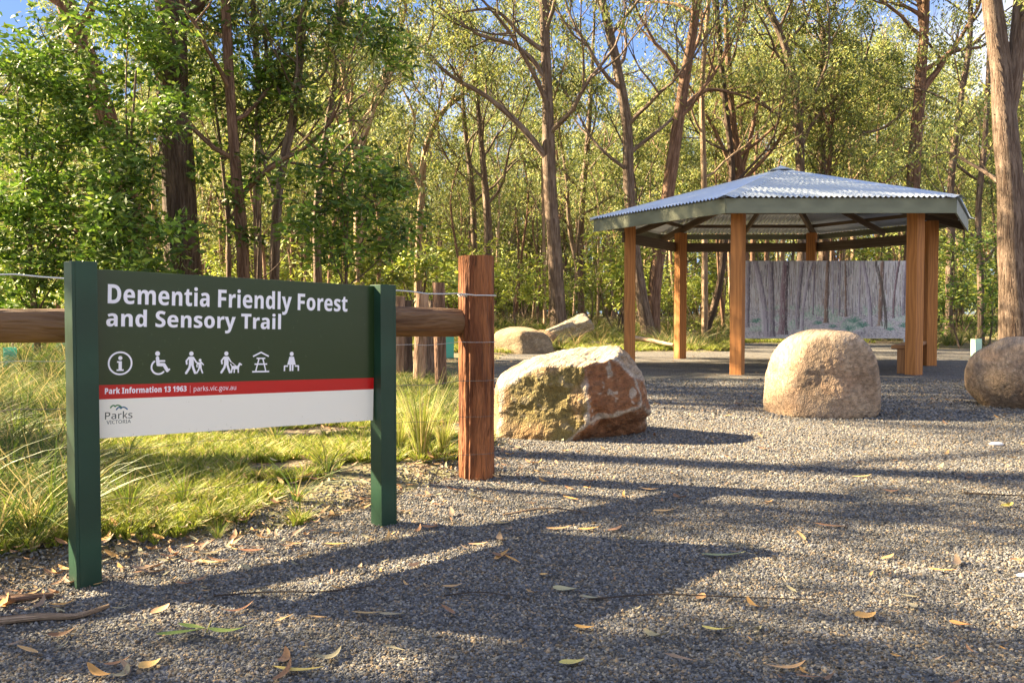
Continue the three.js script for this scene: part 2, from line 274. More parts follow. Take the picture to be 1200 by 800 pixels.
// printed forest panel under the shelter
{
  const Z = 18.55, a = pix(868, 396.5, Z), b = pix(1066, 305.5, Z), W = b.x - a.x, Hh = b.y - a.y;
  const w = 1024, h = Math.round(w * Hh / W), cv = document.createElement('canvas'); cv.width = w; cv.height = h; const g = cv.getContext('2d'); R = rngOf(91);
  g.fillStyle = '#dcd9de'; g.fillRect(0, 0, w, h);
  const pick = (L) => L[(R() * L.length) | 0], pale = ['#f3f0f2', '#e6e1e4', '#d5cfd6', '#fbf9fa'], dark = ['#6d6478', '#5a5262', '#86798a', '#7a6a66', '#93837c', '#4c4753'], warm = ['#a98a74', '#b59c8c', '#8d6f62'];
  for (let i = 0; i < 5200; i++) { const y = rr(-20, h * 0.66), t = R(); g.globalAlpha = rr(0.25, 0.8); g.strokeStyle = t < 0.6 ? pick(pale) : t < 0.9 ? pick(dark) : pick(warm); g.lineWidth = rr(0.8, 3.6); const x = rr(0, w), l = rr(14, 110); g.beginPath(); g.moveTo(x, y); g.lineTo(x + rr(-3, 3), Math.min(h * 0.72, y + l)); g.stroke(); }
  for (let i = 0; i < 500; i++) { g.globalAlpha = rr(0.4, 0.9); g.fillStyle = R() < 0.5 ? '#dfe8dc' : '#c9d6c2'; g.beginPath(); g.ellipse(rr(0, w), rr(0, h * 0.5), rr(1, 4), rr(1, 5), 0, 0, 7); g.fill(); }
  g.globalAlpha = 1;
  // ground: leaf litter, pale grass, blue-green tufts
  for (let i = 0; i < 9000; i++) { const y = h * (0.6 + 0.4 * Math.pow(R(), 0.85)), k = (y / h - 0.6) / 0.4, x = rr(0, w), m = fbm(x / 80, y / 36, 0, 0, 3, 4), t = R(); g.globalAlpha = 0.75; g.strokeStyle = m > 0.5 && k < 0.8 ? pick(['#b7d2c0', '#9cc2b0', '#d3e2d3', '#86aa98', '#e6eee2']) : pick(['#c2bccb', '#a8a2b4', '#ddd8e0', '#8e889b', '#cbbdb6', '#736d7e']); g.lineWidth = rr(1, 2.6); g.beginPath(); g.moveTo(x, y); g.lineTo(x + rr(-12, 12), y - (m > 0.5 ? rr(4, 26) : rr(0, 5))); g.stroke(); }
  g.globalAlpha = 1;
  const bole = (x, ww, y1, lean, tones) => { for (let i = 0; i < ww * 16; i++) { const u = rr(-0.5, 0.5), y = rr(-10, y1), t = 1 - y / y1, cx2 = x + lean * t * t + u * ww * (1 - 0.25 * t) + (y > y1 * 0.9 ? u * ww * 0.5 * (y / y1 - 0.9) * 10 : 0); g.globalAlpha = rr(0.5, 0.95); g.strokeStyle = u < -0.22 ? pick(tones[0]) : u > 0.2 ? pick(tones[2]) : pick(tones[1]); g.lineWidth = rr(1, 3); g.beginPath(); g.moveTo(cx2, y); g.lineTo(cx2 + rr(-1.5, 1.5) - lean * 0.02, Math.min(y1, y + rr(10, 46))); g.stroke(); } g.globalAlpha = 1; };
  const gy = [['#cfc6d4', '#b3a9bb'], ['#9a8fa3', '#857a8d', '#a99a9c'], ['#6a6072', '#57505f']], rd = [['#b596a0', '#a08592'], ['#8c6a76', '#7a5c68'], ['#54444e', '#463b46']], br = [['#c0a08c', '#a98878'], ['#94705f', '#806054'], ['#5c4a48', '#4b403f']], wh = [['#f0ebf2', '#e2dbe6'], ['#cfc5d4', '#bfb4c6'], ['#8f849a', '#7d7488']];
  for (const [x, ww, y, l, t] of [[40, 26, 0.86, 6, gy], [520, 28, 0.8, 8, br], [640, 12, 0.72, -6, br], [600, 10, 0.7, 4, gy], [560, 10, 0.68, -4, wh], [440, 12, 0.7, 8, gy], [990, 20, 0.7, 14, gy], [1010, 12, 0.66, -6, rd], [720, 12, 0.68, 6, wh], [150, 48, 0.98, -70, wh], [188, 40, 0.98, -10, gy], [258, 52, 0.95, 14, rd], [345, 30, 0.88, 26, gy], [372, 22, 0.9, 58, wh], [790, 28, 0.85, -50, wh], [850, 30, 0.84, 10, br], [886, 18, 0.88, -66, [['#6e625f', '#5c5352'], ['#4d4645', '#5a504f'], ['#3e3838', '#4a4342']]], [930, 14, 0.74, 30, rd]]) bole(x, ww, h * y, l, t);
  for (const [fx, fy, s] of [[690, 0.8, 60], [660, 0.9, 50], [745, 0.86, 55], [470, 0.82, 34], [95, 0.8, 44], [1000, 0.86, 50], [560, 0.86, 30], [910, 0.9, 34]]) for (let i = 0; i < 70; i++) { const a2 = rr(-2.9, -0.25), l2 = s * rr(0.4, 1.1); g.globalAlpha = 0.85; g.strokeStyle = pick(['#6fa695', '#86b9a6', '#4f8577', '#b4d2c2', '#3f6d66']); g.lineWidth = rr(1, 2.6); g.beginPath(); g.moveTo(fx, fy * h); g.quadraticCurveTo(fx + Math.cos(a2) * l2 * 0.6, fy * h + Math.sin(a2) * l2 * 0.9, fx + Math.cos(a2) * l2, fy * h + Math.sin(a2) * l2 * 0.55); g.stroke(); }
  g.globalAlpha = 1;
  g.fillStyle = 'rgba(255,253,250,0.05)'; g.fillRect(0, 0, w, h);
  const tex = new THREE.CanvasTexture(cv); tex.colorSpace = THREE.SRGBColorSpace;
  const mp = thing('forest_mural', 'wide printed panel showing pale tree trunks, hung between the back posts of the shelter', 'mural', [(a.x + b.x) / 2, 0, -Z]);
  const yc = (a.y + b.y) / 2;
  part('backing', new RoundedBoxGeometry(W, Hh, 0.02, 1, 0.004), std({ color: C(0.5, 0.5, 0.5), roughness: 0.5 }), mp).position.set(0, yc, 0);
  part('print', new THREE.PlaneGeometry(W - 0.004, Hh - 0.004), std({ map: tex, roughness: 0.35 }), mp).position.set(0, yc, 0.013);
  for (const s of [-1, 1]) part('leg', new RoundedBoxGeometry(0.05, yc + Hh / 2 - 0.05, 0.05, 1, 0.006), M.iron, mp).position.set(s * (W / 2 - 0.06), (yc + Hh / 2 - 0.05) / 2, -0.04);
}

// ---------------------------------------------------------------- sign
{
  const Z1 = 3.20, Z2 = Z1 * 1.2675, TL = pix(108, 315, Z1), BL = pix(108, 514, Z1), TR = pix(437, 335, Z2), BR = pix(437, 492, Z2);
  const dir = V().subVectors(BR, BL).add(TR).sub(TL), flat = V(dir.x, 0, dir.z).normalize(), L = dir.length() / 2, Hp = (TL.distanceTo(BL) + TR.distanceTo(BR)) / 2, mid = TL.clone().add(BL).add(TR).add(BR).multiplyScalar(0.25);
  const tilt = Math.atan2(dir.y, Math.hypot(dir.x, dir.z)), ry = Math.atan2(-flat.z, flat.x);
  const base = V(mid.x, 0, mid.z), sign = thing('park_sign', 'dark green park sign with white lettering and a red stripe between two green posts', 'sign', [base.x, 0, base.z], ry);
  const w = 1840, h = Math.round(w * Hp / L), cv = document.createElement('canvas'); cv.width = w; cv.height = h; const g = cv.getContext('2d');
  const X = (u) => u * w, Y = (v) => v * h;
  g.fillStyle = '#24391a'; g.fillRect(0, 0, w, h);
  R = rngOf(5);
  g.fillStyle = '#c01616'; g.fillRect(0, Y(0.683), w, Y(0.085)); g.fillStyle = '#f4f0e4'; g.fillRect(0, Y(0.768), w, h);
  for (let i = 0; i < 260; i++) { g.fillStyle = `rgba(${R() > 0.5 ? '120,110,80' : '210,205,190'},${rr(0.03, 0.12)})`; const x = rr(0, w), y = rr(0, h); g.beginPath(); g.ellipse(x, y, rr(1, 5), rr(1, 9), rr(-0.4, 0.4), 0, 7); g.fill(); }
  g.fillStyle = 'rgba(90,85,60,0.5)'; for (let i = 0; i < 90; i++) g.fillRect(rr(0, w), h - Math.abs(rr(-1, 1) * rr(0, 26)), rr(1, 3), rr(1, 5));
  g.fillStyle = '#f2f0fa'; g.strokeStyle = '#f2f0fa'; g.textBaseline = 'alphabetic'; g.lineJoin = 'round';
  const text = (s, u0, u1, v, cap, weight = 'bold', bold = 0) => { const px = Y(cap) / 0.714; g.font = `${weight} ${px}px sans-serif`; const m = g.measureText(s).width; g.save(); g.translate(X(u0), Y(v)); g.scale((X(u1) - X(u0)) / m, 1); if (bold) { g.lineWidth = bold; g.strokeText(s, 0, 0); } g.fillText(s, 0, 0); g.restore(); };
  text('Dementia Friendly Forest', 0.031, 0.88, 0.196, 0.113, 'bold', 1.2); text('and Sensory Trail', 0.031, 0.616, 0.333, 0.098, 'bold', 1.2);
  text('Park Information 13 1963', 0.031, 0.283, 0.737, 0.034, 'bold', 1); text('|', 0.291, 0.297, 0.737, 0.034, 'normal'); text('parks.vic.gov.au', 0.304, 0.452, 0.737, 0.031, 'normal');
  // pictograms: information, wheelchair, adult with child, person with dog, picnic shelter, person on a bench
  const unit = h * 0.0072, icon = (u, v, f) => { g.save(); g.translate(X(u), Y(v)); g.scale(unit, unit); g.lineCap = 'round'; f(); g.restore(); };
  const dot = (x, y, r) => { g.beginPath(); g.arc(x, y, r, 0, 7); g.fill(); };
  const line = (wd, ...p) => { g.lineWidth = wd; g.beginPath(); g.moveTo(p[0], p[1]); for (let i = 2; i < p.length; i += 2) g.lineTo(p[i], p[i + 1]); g.stroke(); };
  icon(0.076, 0.555, () => { g.lineWidth = 1.5; g.beginPath(); g.arc(0, 0, 9.2, 0, 7); g.stroke(); dot(0, -4.4, 1.7); g.fillRect(-1.35, -1.8, 2.7, 8); g.fillRect(-2.6, -1.8, 3, 1.3); g.fillRect(-2.9, 5, 5.8, 1.4); });
  icon(0.194, 0.555, () => { dot(-1.6, -8, 2.1); line(3, -1.6, -4.2, -1, 1.4, 4, 1.6, 7, 6.6); line(1.6, -1, -1.6, 4.4, -1.6); line(1.8, 7, 6.6, 8.6, 5.8); g.lineWidth = 1.6; g.beginPath(); g.arc(-0.6, 3.6, 6, -2.2, 0.75, true); g.stroke(); });
  const walker = (x, s) => { g.save(); g.translate(x, 9.2 - 9.2 * s); g.scale(s, s); dot(0, -8, 2); g.beginPath(); g.moveTo(-2, -5.4); g.lineTo(2, -5.4); g.lineTo(2.4, 1.6); g.lineTo(-2.2, 1.6); g.fill(); line(2.2, -0.8, 1, -1.6, 4.6, -4.4, 9); line(2.2, 0.8, 1, 2, 5, 3.6, 9); line(1.6, -2, -4.6, -4.4, -1.6, -4, 1); g.restore(); };
  icon(0.296, 0.556, () => { walker(0, 1); walker(8, 0.66); line(1.5, 1.8, -4.6, 4.4, -0.6, 7, 1.4); line(1.2, 8.8, -0.6, 11, 1.8); });
  icon(0.414, 0.556, () => { walker(0, 1); line(1.4, 1.8, -4.6, 4.2, -0.8); line(0.7, 4.2, -0.8, 9, 3); g.fillRect(5, 3.2, 7.5, 3.2); line(1.4, 5.6, 6, 5.2, 9.2); line(1.4, 8, 6, 7.8, 9.2); line(1.4, 11.6, 6, 11.8, 9.2); line(2, 12, 3.6, 13, 1.4); line(1.6, 13, 1.4, 14.6, 2.2); line(1, 5.2, 3.4, 4.2, 1.6); });
  icon(0.538, 0.556, () => { g.lineCap = 'butt'; line(1.5, -8, -5.2, 0, -9, 8, -5.2); line(1.4, -4.4, -3.4, 4.4, -3.4); line(1.4, -6.4, 2, 6.4, 2); line(1.3, -2, -3, -5, 8.2); line(1.3, 2, -3, 5, 8.2); line(1.5, -8.6, 9, 8.6, 9); });
  icon(0.654, 0.556, () => { dot(0, -7.4, 2.1); g.beginPath(); g.moveTo(-2.4, -4.8); g.lineTo(2.4, -4.8); g.lineTo(4.6, 3); g.lineTo(-4.6, 3); g.fill(); g.fillRect(-2.2, 3, 1.9, 6); g.fillRect(0.3, 3, 1.9, 6); g.lineCap = 'butt'; line(1.5, -7.4, 9, -7.4, 4.2, -3.6, 4.2); line(1.5, 7.4, 9, 7.4, 4.2, 3.6, 4.2); });
  // the park service's mark: two wavy ridge lines over its name
  const wave = (u, v, col) => { g.save(); g.translate(X(u), Y(v)); g.scale(unit, unit); g.strokeStyle = col; g.lineWidth = 1.1; g.beginPath(); g.moveTo(-4.6, 1); g.quadraticCurveTo(-2.6, -2.6, -0.8, -0.2); g.quadraticCurveTo(1.4, -2.6, 4.6, 1); g.stroke(); g.restore(); };
  wave(0.066, 0.815, '#3f7a4a'); wave(0.083, 0.828, '#2f5c86');
  g.fillStyle = '#3d4440'; text('Parks', 0.031, 0.116, 0.888, 0.042, 'normal', 0); text('VICTORIA', 0.039, 0.11, 0.918, 0.021, 'normal', 0);
  const tex = new THREE.CanvasTexture(cv); tex.colorSpace = THREE.SRGBColorSpace; tex.generateMipmaps = true; tex.anisotropy = 8;
  const pg = new THREE.Group(); pg.position.set(0, mid.y, 0); pg.rotation.z = tilt;
  const panel = part('sign_panel', new RoundedBoxGeometry(L, Hp, 0.018, 1, 0.003), std({ color: C(0.03, 0.06, 0.03), roughness: 0.5 }), sign); panel.position.set(0, mid.y, 0); panel.rotation.z = tilt;
  const pr = part('print', new THREE.PlaneGeometry(L - 0.002, Hp - 0.002), new THREE.MeshPhysicalMaterial({ map: tex, roughness: 0.26, bumpMap: T.speckB, bumpScale: 0.0003 }), panel); pr.position.z = 0.0115;
  // square posts with a slot down the face beside the outer edge
  const P = 0.084, s2 = P / 2, post = (x, hgt, outer) => {
    const q = new THREE.Shape(), e = outer; q.moveTo(-s2, -s2); q.lineTo(s2, -s2); q.lineTo(s2, s2); q.lineTo(e * (s2 - 0.010) + 0.002, s2); q.lineTo(e * (s2 - 0.010) + 0.002, s2 - 0.005); q.lineTo(e * (s2 - 0.010) - 0.002, s2 - 0.005); q.lineTo(e * (s2 - 0.010) - 0.002, s2); q.lineTo(-s2, s2); q.closePath();
    const gg = new THREE.ExtrudeGeometry(q, { depth: hgt, bevelEnabled: true, bevelSize: 0.0015, bevelThickness: 0.0015, bevelSegments: 1 }); gg.rotateX(-Math.PI / 2);
    const fixed = gg; const m = part('sign_post', fixed, M.signPost, sign); m.rotation.y = Math.PI; m.position.set(x, -0.02, 0.02); return m;
  };
  M.signPost = std({ color: C(0.014, 0.06, 0.034), roughness: 0.45, map: T.blotch, bumpMap: T.speckB, bumpScale: 0.0008 });
  post(-L / 2 - s2 - 0.001, pix(90, 308, Z1).y + 0.02, 1); post(L / 2 + s2 + 0.001, pix(445, 334, Z2).y + 0.02, -1);
}

// ---------------------------------------------------------------- fence with log rail and wires
M.fencePost = std({ map: T.bark, bumpMap: T.barkB, bumpScale: 0.03, color: C(0.46, 0.2, 0.085), roughness: 0.9, vertexColors: true });
M.rail = std({ map: T.bark, bumpMap: T.barkB, bumpScale: 0.012, color: C(0.27, 0.175, 0.1), roughness: 0.9, vertexColors: true });
M.wire = std({ color: C(0.55, 0.55, 0.55), metalness: 0.6, roughness: 0.45 });
M.greyPost = std({ map: T.bark, bumpMap: T.barkB, bumpScale: 0.012, color: C(0.55, 0.42, 0.34), roughness: 0.9, vertexColors: true });
// a split or sawn post: tube rings whose outline has flats and cracks
function postGeo(H, r, seg, rings, shape, cap = [0.9, 0.8, 0.7]) {
  const b = new MB(), n = V();
  for (let j = 0; j <= rings; j++) for (let s = 0; s <= seg; s++) { const th = s / seg * 6.2832, y = H * j / rings, k = shape(th % 6.2832, y); n.set(Math.cos(th), 0, Math.sin(th)); b.v(V(n.x * r * k[0], y, n.z * r * k[0]), n, s / seg * 1.5, y / 1.2, k[1]); }
  for (let j = 0; j < rings; j++) for (let s = 0; s < seg; s++) { const o = j * (seg + 1) + s, w = seg + 1; b.i.push(o, o + w, o + 1, o + 1, o + w, o + w + 1); }
  const c = b.v(V(0, H, 0), V(0, 1, 0), 0.5, 0.5, cap), top = [];
  for (let s = 0; s <= seg; s++) { const o = (rings * (seg + 1) + s) * 3; top.push(b.v(V(b.p[o], H, b.p[o + 2]), V(0, 1, 0), b.p[o] * 2, b.p[o + 2] * 2, cap)); }
  for (let s = 0; s < seg; s++) b.i.push(c, top[s + 1], top[s]);
  const g = b.geo(); g.computeVertexNormals(); return g;
}
{
  const p0 = gnd(558, 559), Zp = -p0.z, top = pix(558, 300, Zp).y, r = 21 / F * Zp;
  const fence = thing('timber_fence', 'rough red-brown fence post with a round log rail and wires running left behind the sign', 'fence', [p0.x, 0, p0.z]);
  const shape = (th, y) => { const c = fbm(Math.cos(th) * 3 + 5, Math.sin(th) * 3 + y * 0.35, 0, 0, 3, 8), d = fbm(Math.cos(th) * 9 + 5 + y, Math.sin(th) * 9 + y * 1.3, 0, 0, 3, 18); const a = Math.abs(mod(th - 2.7 + 3.1416, 6.2832) - 3.1416), flatK = a < 0.75 ? 0.84 / Math.max(0.72, Math.cos(a)) : 1; const crack = Math.pow(Math.max(0, 1 - Math.abs(c - 0.5) * 11), 2) * 0.15; const k = lerp(0.8, 1.15, d); return [Math.min(1, flatK) * (0.97 + 0.07 * d) - crack + 0.02 * sstep(0.25, 0, y), [k, k, k]]; };
  part('post', postGeo(top, r, 72, 80, shape), M.fencePost, fence);
  const q = gnd(-430, 640), far = postGeo(1.3, 0.11, 20, 8, shape), fp = part('post', far, M.fencePost, fence);
  const railA = pix(548, 377.5, Zp + 0.02), railB = pix(38, 379, Zp * 0.735), rd = railB.clone().sub(railA), railC = railA.clone().addScaledVector(rd, 1.75);
  fp.position.set(railC.x - p0.x, 0, railC.z - p0.z - 0.15);
  const b = new MB(), pts = [], rad = [];
  for (let k = 0; k <= 40; k++) { const t = k / 40, p = railA.clone().lerp(railC, t).sub(p0); p.y += 0.01 * Math.sin(t * 9); p.z += 0.012 * Math.sin(t * 13); pts.push(p); rad.push(0.079 * (1 + 0.04 * Math.sin(t * 17)) * (k < 1 ? 0.9 : 1)); }
  b.tube(pts, rad, 28, [1, 1, 1], 0.13, 3, true); part('rail', b.geo(), M.rail, fence);
  const dirL = rd.clone().normalize();
  M.wireOld = std({ color: C(0.13, 0.12, 0.11), roughness: 0.8 });
  const wire = (y0, y1, thick, sag, off, mat = M.wire) => { const w = new MB(), P = []; for (let k = 0; k <= 40; k++) { const t = k / 40; const a = V(-0.02, y0, r + off), e = V(railC.x - p0.x, y1, railC.z - p0.z + r); const p = a.lerp(e, t); p.y -= sag * 4 * t * (1 - t) - 0.006 * Math.sin(k * 1.7); P.push(p); }
    const loop = []; for (let k = 0; k <= 12; k++) { const th = Math.PI * 0.5 - k / 12 * 2.4; loop.push(V(Math.cos(th) * (r + 0.012) * 1.0, y0 + 0.0, Math.sin(th) * (r + 0.012))); }
    w.tube([...loop.reverse(), ...P.slice(1)], Array(loop.length + P.length - 1).fill(thick), 6); part('wire', w.geo(), mat, fence); };
  const hy = (py) => pix(558, py, Zp - r).y;
  wire(hy(346), pix(40, 322, Zp * 0.72).y, 0.0042, -0.02, 0.012); wire(hy(401), 0.76, 0.0012, 0, 0.012); wire(hy(446), 0.6, 0.0018, 0.02, 0.012, M.wireOld); wire(hy(488), 0.36, 0.0012, 0.0, 0.012, M.wireOld); wire(hy(532), 0.12, 0.0014, 0.0, 0.012, M.wireOld);
  const knot = new MB(), kp = []; for (let k = 0; k <= 40; k++) { const t = k / 40 * 6.2832 * 5; kp.push(V(-0.1 + k * 0.0013, hy(346) + 0.009 * Math.sin(t), r * 0.86 + 0.02 + 0.009 * Math.cos(t))); } knot.tube(kp, Array(41).fill(0.0032), 5); part('wire_knot', knot.geo(), M.wire, fence);
}

// ---------------------------------------------------------------- old posts and tree guards behind the fence
{
  const plain = (seedK) => (th, y) => { const d = fbm(Math.cos(th) * 4 + seedK, Math.sin(th) * 4 + y * 0.6, 0, 0, 3, 8); const k = lerp(0.75, 1.2, d); return [0.94 + 0.12 * d, [k, k, k]]; };
  const old = [[466, 347, 445, 7.6, 14, 'greyPost', 'short grey post just right of the sign, mostly behind the rail'], [491, 343, 452, 7.3, 15, 'greyPost', 'sawn grey-brown post rising above the log rail, pale at its left edge'], [517, 331, 462, 6.9, 14, 'barkRed', 'red-brown leaning post behind the rail with a rough top'], [478, 352, 440, 8.6, 12, 'barkDark', 'thin dark brown post between the two grey posts'], [506, 352, 440, 8.9, 13, 'bark', 'shaded post in the gap behind the rail, left of the red-brown post']];
  for (let [x, y0, y1, Z, w, mat, label] of old) {
    Z = -gnd(x, y1).z; const p = pix(x, y1, Z), t = pix(x, y0, Z), gy = groundY(p.x, p.z) - 0.03, Hh = t.y - gy, r = w / 2 / F * Z;
    const th = thing('timber_post', label, 'post', [p.x, gy, p.z]);
    part('shaft', postGeo(Hh, r, 24, 14, plain(x)), M[mat], th); th.rotation.set(rr(-0.03, 0.03), rr(0, 3), rr(-0.05, 0.05));
  }
  M.guard = new THREE.MeshPhysicalMaterial({ color: C(0.16, 0.62, 0.46), roughness: 0.55, transmission: 0.35, thickness: 0, side: THREE.DoubleSide });
  M.guardPale = new THREE.MeshPhysicalMaterial({ color: C(0.6, 0.82, 0.72), roughness: 0.5, transmission: 0.35, thickness: 0, side: THREE.DoubleSide });
  M.stake = timber(0.5, 0.36, 0.22);
  const guards = [[13, 407, 434, 8.5, 13, 'guard', 'mint green tree guard below the log rail, nearest the left edge'], [42, 404, 424, 10.5, 6, 'guard', 'small mint green tree guard left of the front sign post, leaning'], [70, 405, 420, 11, 8, 'guard', 'mint green tree guard touching the left sign post in view'], [466, 398, 428, 9.5, 7, 'guard', 'narrow teal tree guard seen between old posts beside the sign'], [526, 384, 421, 10.5, 9, 'guard', 'teal tree guard right of the red-brown leaning post'], [570, 383, 398, 19, 9, 'guard', 'teal tree guard peeping out behind the pale far boulder'], [1144, 397, 420, 19.2, 12, 'guardPale', 'white and green tree guard standing left of the right-hand boulder'], [1184, 396, 412, 21.5, 12, 'guardPale', 'whitish tree guard half hidden behind the right-hand boulder']];
  for (let [x, y0, y1, Z, w, mat, label] of guards) { if (x !== 570) Z = -gnd(x, y1).z;
    const p = pix(x, y1, Z), gy = sdGravel(p.x, p.z) < 0 ? 0 : groundY(p.x, p.z), t = pix(x, y0, Z), Hh = Math.max(0.3, t.y - gy), ww = w / F * Z;
    const th = thing('tree_guard', label, 'tree guard', [p.x, gy, p.z], rr(-0.6, 0.6));
    const s = new THREE.Shape(), k = ww * 0.58; s.moveTo(-k, -k * 0.5); s.lineTo(k, -k * 0.5); s.lineTo(0, k * 0.9); s.closePath(); const hole = new THREE.Path(); hole.moveTo(-k * 0.9, -k * 0.45); hole.lineTo(0, k * 0.84); hole.lineTo(k * 0.9, -k * 0.45); hole.closePath(); s.holes.push(hole);
    const g = new THREE.ExtrudeGeometry(s, { depth: Hh, bevelEnabled: false }); g.rotateX(-Math.PI / 2); g.rotateY(0.35); part('sleeve', g, M[mat], th);
    const st = part('stake', board(0.022, Hh + 0.1, 0.022, 0.003), M.stake, th); st.position.set(k * 0.2, (Hh + 0.1) / 2 - 0.02, -k * 0.1); th.rotation.z = rr(-0.06, 0.06);
  }
}

// ---------------------------------------------------------------- boulders
function rock(dims, planes, noise, colour, detail = 60, soft = 18) {
  let g = new THREE.IcosahedronGeometry(1, detail); g.deleteAttribute('uv'); g.deleteAttribute('normal'); g = mergeVertices(g, 1e-5);
  const p = g.attributes.position, col = [], uv = [], d = V();
  const raw = [];
  for (let i = 0; i < p.count; i++) {
    d.set(p.getX(i), p.getY(i), p.getZ(i)).normalize(); let r, win = -1, gap = 1;
    if (planes) {
      let s = 0, best = 1e9, second = 1e9;
      planes.forEach((q, k) => { const dn = d.dot(q[0]) / q[1]; if (dn > 0.02) { const rr2 = 1 / dn; s += Math.pow(dn, soft); if (rr2 < best) { second = best; best = rr2; win = k; } else if (rr2 < second) second = rr2; } });
      r = Math.pow(s, -1 / soft); gap = (second - best) / best;
    } else r = 1 / Math.sqrt((d.x / dims[0]) ** 2 + (d.y / dims[1]) ** 2 + (d.z / dims[2]) ** 2);
    const q = d.clone().multiplyScalar(r); q.addScaledVector(d, noise(q, win, gap));
    raw.push([q, win, gap]); p.setXYZ(i, q.x, q.y, q.z); uv.push(q.x * 4 + q.z * 2.6, q.y * 4 + q.z * 1.4);
  }
  g.computeVertexNormals(); const nn = g.attributes.normal;
  raw.forEach(([q, win, gap], i) => col.push(...colour(q, win, gap, V(nn.getX(i), nn.getY(i), nn.getZ(i)))));
  g.setAttribute('color', new THREE.Float32BufferAttribute(col, 3)); g.setAttribute('uv', new THREE.Float32BufferAttribute(uv, 2)); return g;
}
M.rock = std({ vertexColors: true, map: T.speck, bumpMap: T.speckB, bumpScale: 0.012, roughness: 0.9 });
const mix3 = (a, b, t) => [lerp(a[0], b[0], t), lerp(a[1], b[1], t), lerp(a[2], b[2], t)];
{
  const pl = (x, y, z, h) => [V(x, y, z).normalize(), h];
  const b1 = gnd(678, 517), Y0 = 0.33;
  const planes = [pl(-0.34, 0.16, 0.93, 0.37), pl(0.46, 0.2, 0.86, 0.40), pl(0.9, 0.22, 0.36, 0.55), pl(-1, 0.12, 0.1, 0.64), pl(-0.13, 0.97, 0.12, 0.335), pl(0.62, 0.66, 0.22, 0.5), pl(0.25, 0.6, -0.76, 0.5), pl(-0.2, 0.3, -0.93, 0.5), pl(0, -1, 0, 0.36), pl(0.5, -0.62, 0.55, 0.42), pl(0.9, 0.1, -0.42, 0.58), pl(-0.5, 0.84, 0.15, 0.42)];
  const noise = (q, w, gap) => (fbm3(q.x * 2.2 + 4, q.y * 2.2, q.z * 2.2, 3, 3) - 0.5) * 0.12 + (fbm3(q.x * 8, q.y * 8, q.z * 8, 4, 9) - 0.5) * 0.055 + (fbm3(q.x * 30, q.y * 30, q.z * 30, 3, 12) - 0.5) * 0.014 - Math.max(0, fbm3(q.x * 5, q.y * 5 + 8, q.z * 5, 2, 15) - 0.62) * 0.2;
  const colour = (q, w, gap, n) => {
    const a = fbm3(q.x * 5, q.y * 5, q.z * 5, 4, 23), b = fbm3(q.x * 16, q.y * 16, q.z * 16, 3, 29), c = fbm3(q.x * 3 + 7, q.y * 3, q.z * 3, 3, 33);
    let col = mix3([0.4, 0.22, 0.08], [0.5, 0.37, 0.2], a * 1.6 - 0.3);
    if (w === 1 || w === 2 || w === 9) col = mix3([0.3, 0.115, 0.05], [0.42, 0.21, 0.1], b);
    const moss = (w === 0 || w === 3) ? sstep(0.53, 0.68, fbm3(q.x * 3.2 + 2, q.y * 3, q.z * 3, 3, 43) + 0.1 * Math.exp(-((q.x + 0.32) ** 2) * 14) - 0.02) : 0; col = mix3(col, mix3([0.13, 0.15, 0.02], [0.3, 0.27, 0.07], b), moss * 0.6);
    const pale = [0.5, 0.45, 0.43];
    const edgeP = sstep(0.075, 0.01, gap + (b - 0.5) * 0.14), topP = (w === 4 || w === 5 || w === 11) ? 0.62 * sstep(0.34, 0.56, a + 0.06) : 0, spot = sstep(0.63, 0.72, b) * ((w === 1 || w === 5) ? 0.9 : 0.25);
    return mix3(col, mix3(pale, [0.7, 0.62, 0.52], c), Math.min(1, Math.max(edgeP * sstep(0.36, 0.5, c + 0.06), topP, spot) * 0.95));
  };
  const g1 = rock(null, planes, noise, colour, 90, 26); g1.translate(0, Y0, 0);
  const o1 = single('boulder', g1, M.rock, 'large angular boulder with rusty faces, pale edges and green moss beside the fence post', 'boulder'); o1.position.set(b1.x - 0.0, -0.02, b1.z - 0.38);
  const granite = (base, hi, seed) => (q, w, gap, n) => { const a = fbm3(q.x * 3 + seed, q.y * 3, q.z * 3, 4, 51), b = fbm3(q.x * 26, q.y * 26, q.z * 26, 3, 57), st = fbm3(q.x * 5, q.y * 2 + seed, q.z * 5, 4, 61); let c = mix3(base, hi, sstep(0.3, 0.7, a)); c = mix3(c, [0.56, 0.46, 0.36], sstep(0.58, 0.75, b) * 0.5); c = mix3(c, [0.13, 0.09, 0.06], sstep(0.6, 0.74, st) * 0.4); return mix3(c, [0.5, 0.27, 0.14], sstep(0.58, 0.7, fbm3(q.x * 4 + 3, q.y * 4, q.z * 4 + seed, 3, 67)) * 0.3); };
  const b2 = gnd(983, 489), n2 = (q) => (fbm3(q.x * 1.6 + 1, q.y * 1.6, q.z * 1.6, 3, 71) - 0.5) * 0.16 + (fbm3(q.x * 7, q.y * 7, q.z * 7, 4, 74) - 0.5) * 0.024 + (fbm3(q.x * 28, q.y * 28, q.z * 28, 3, 76) - 0.5) * 0.012;
  const pl2 = [pl(-0.8, 0.42, 0.25, 0.455), pl(-0.42, 0.85, 0.1, 0.45), pl(0.1, 1, 0, 0.46), pl(0.75, 0.55, 0.2, 0.475), pl(1, 0.02, 0.15, 0.47), pl(-0.35, 0.2, 0.9, 0.44), pl(0.45, 0.15, 0.88, 0.46), pl(0, 0.4, -1, 0.5), pl(-1, -0.02, 0.2, 0.5), pl(0, -1, 0, 0.42), pl(0.9, 0.1, -0.5, 0.5), pl(-0.7, 0.1, -0.7, 0.5)];
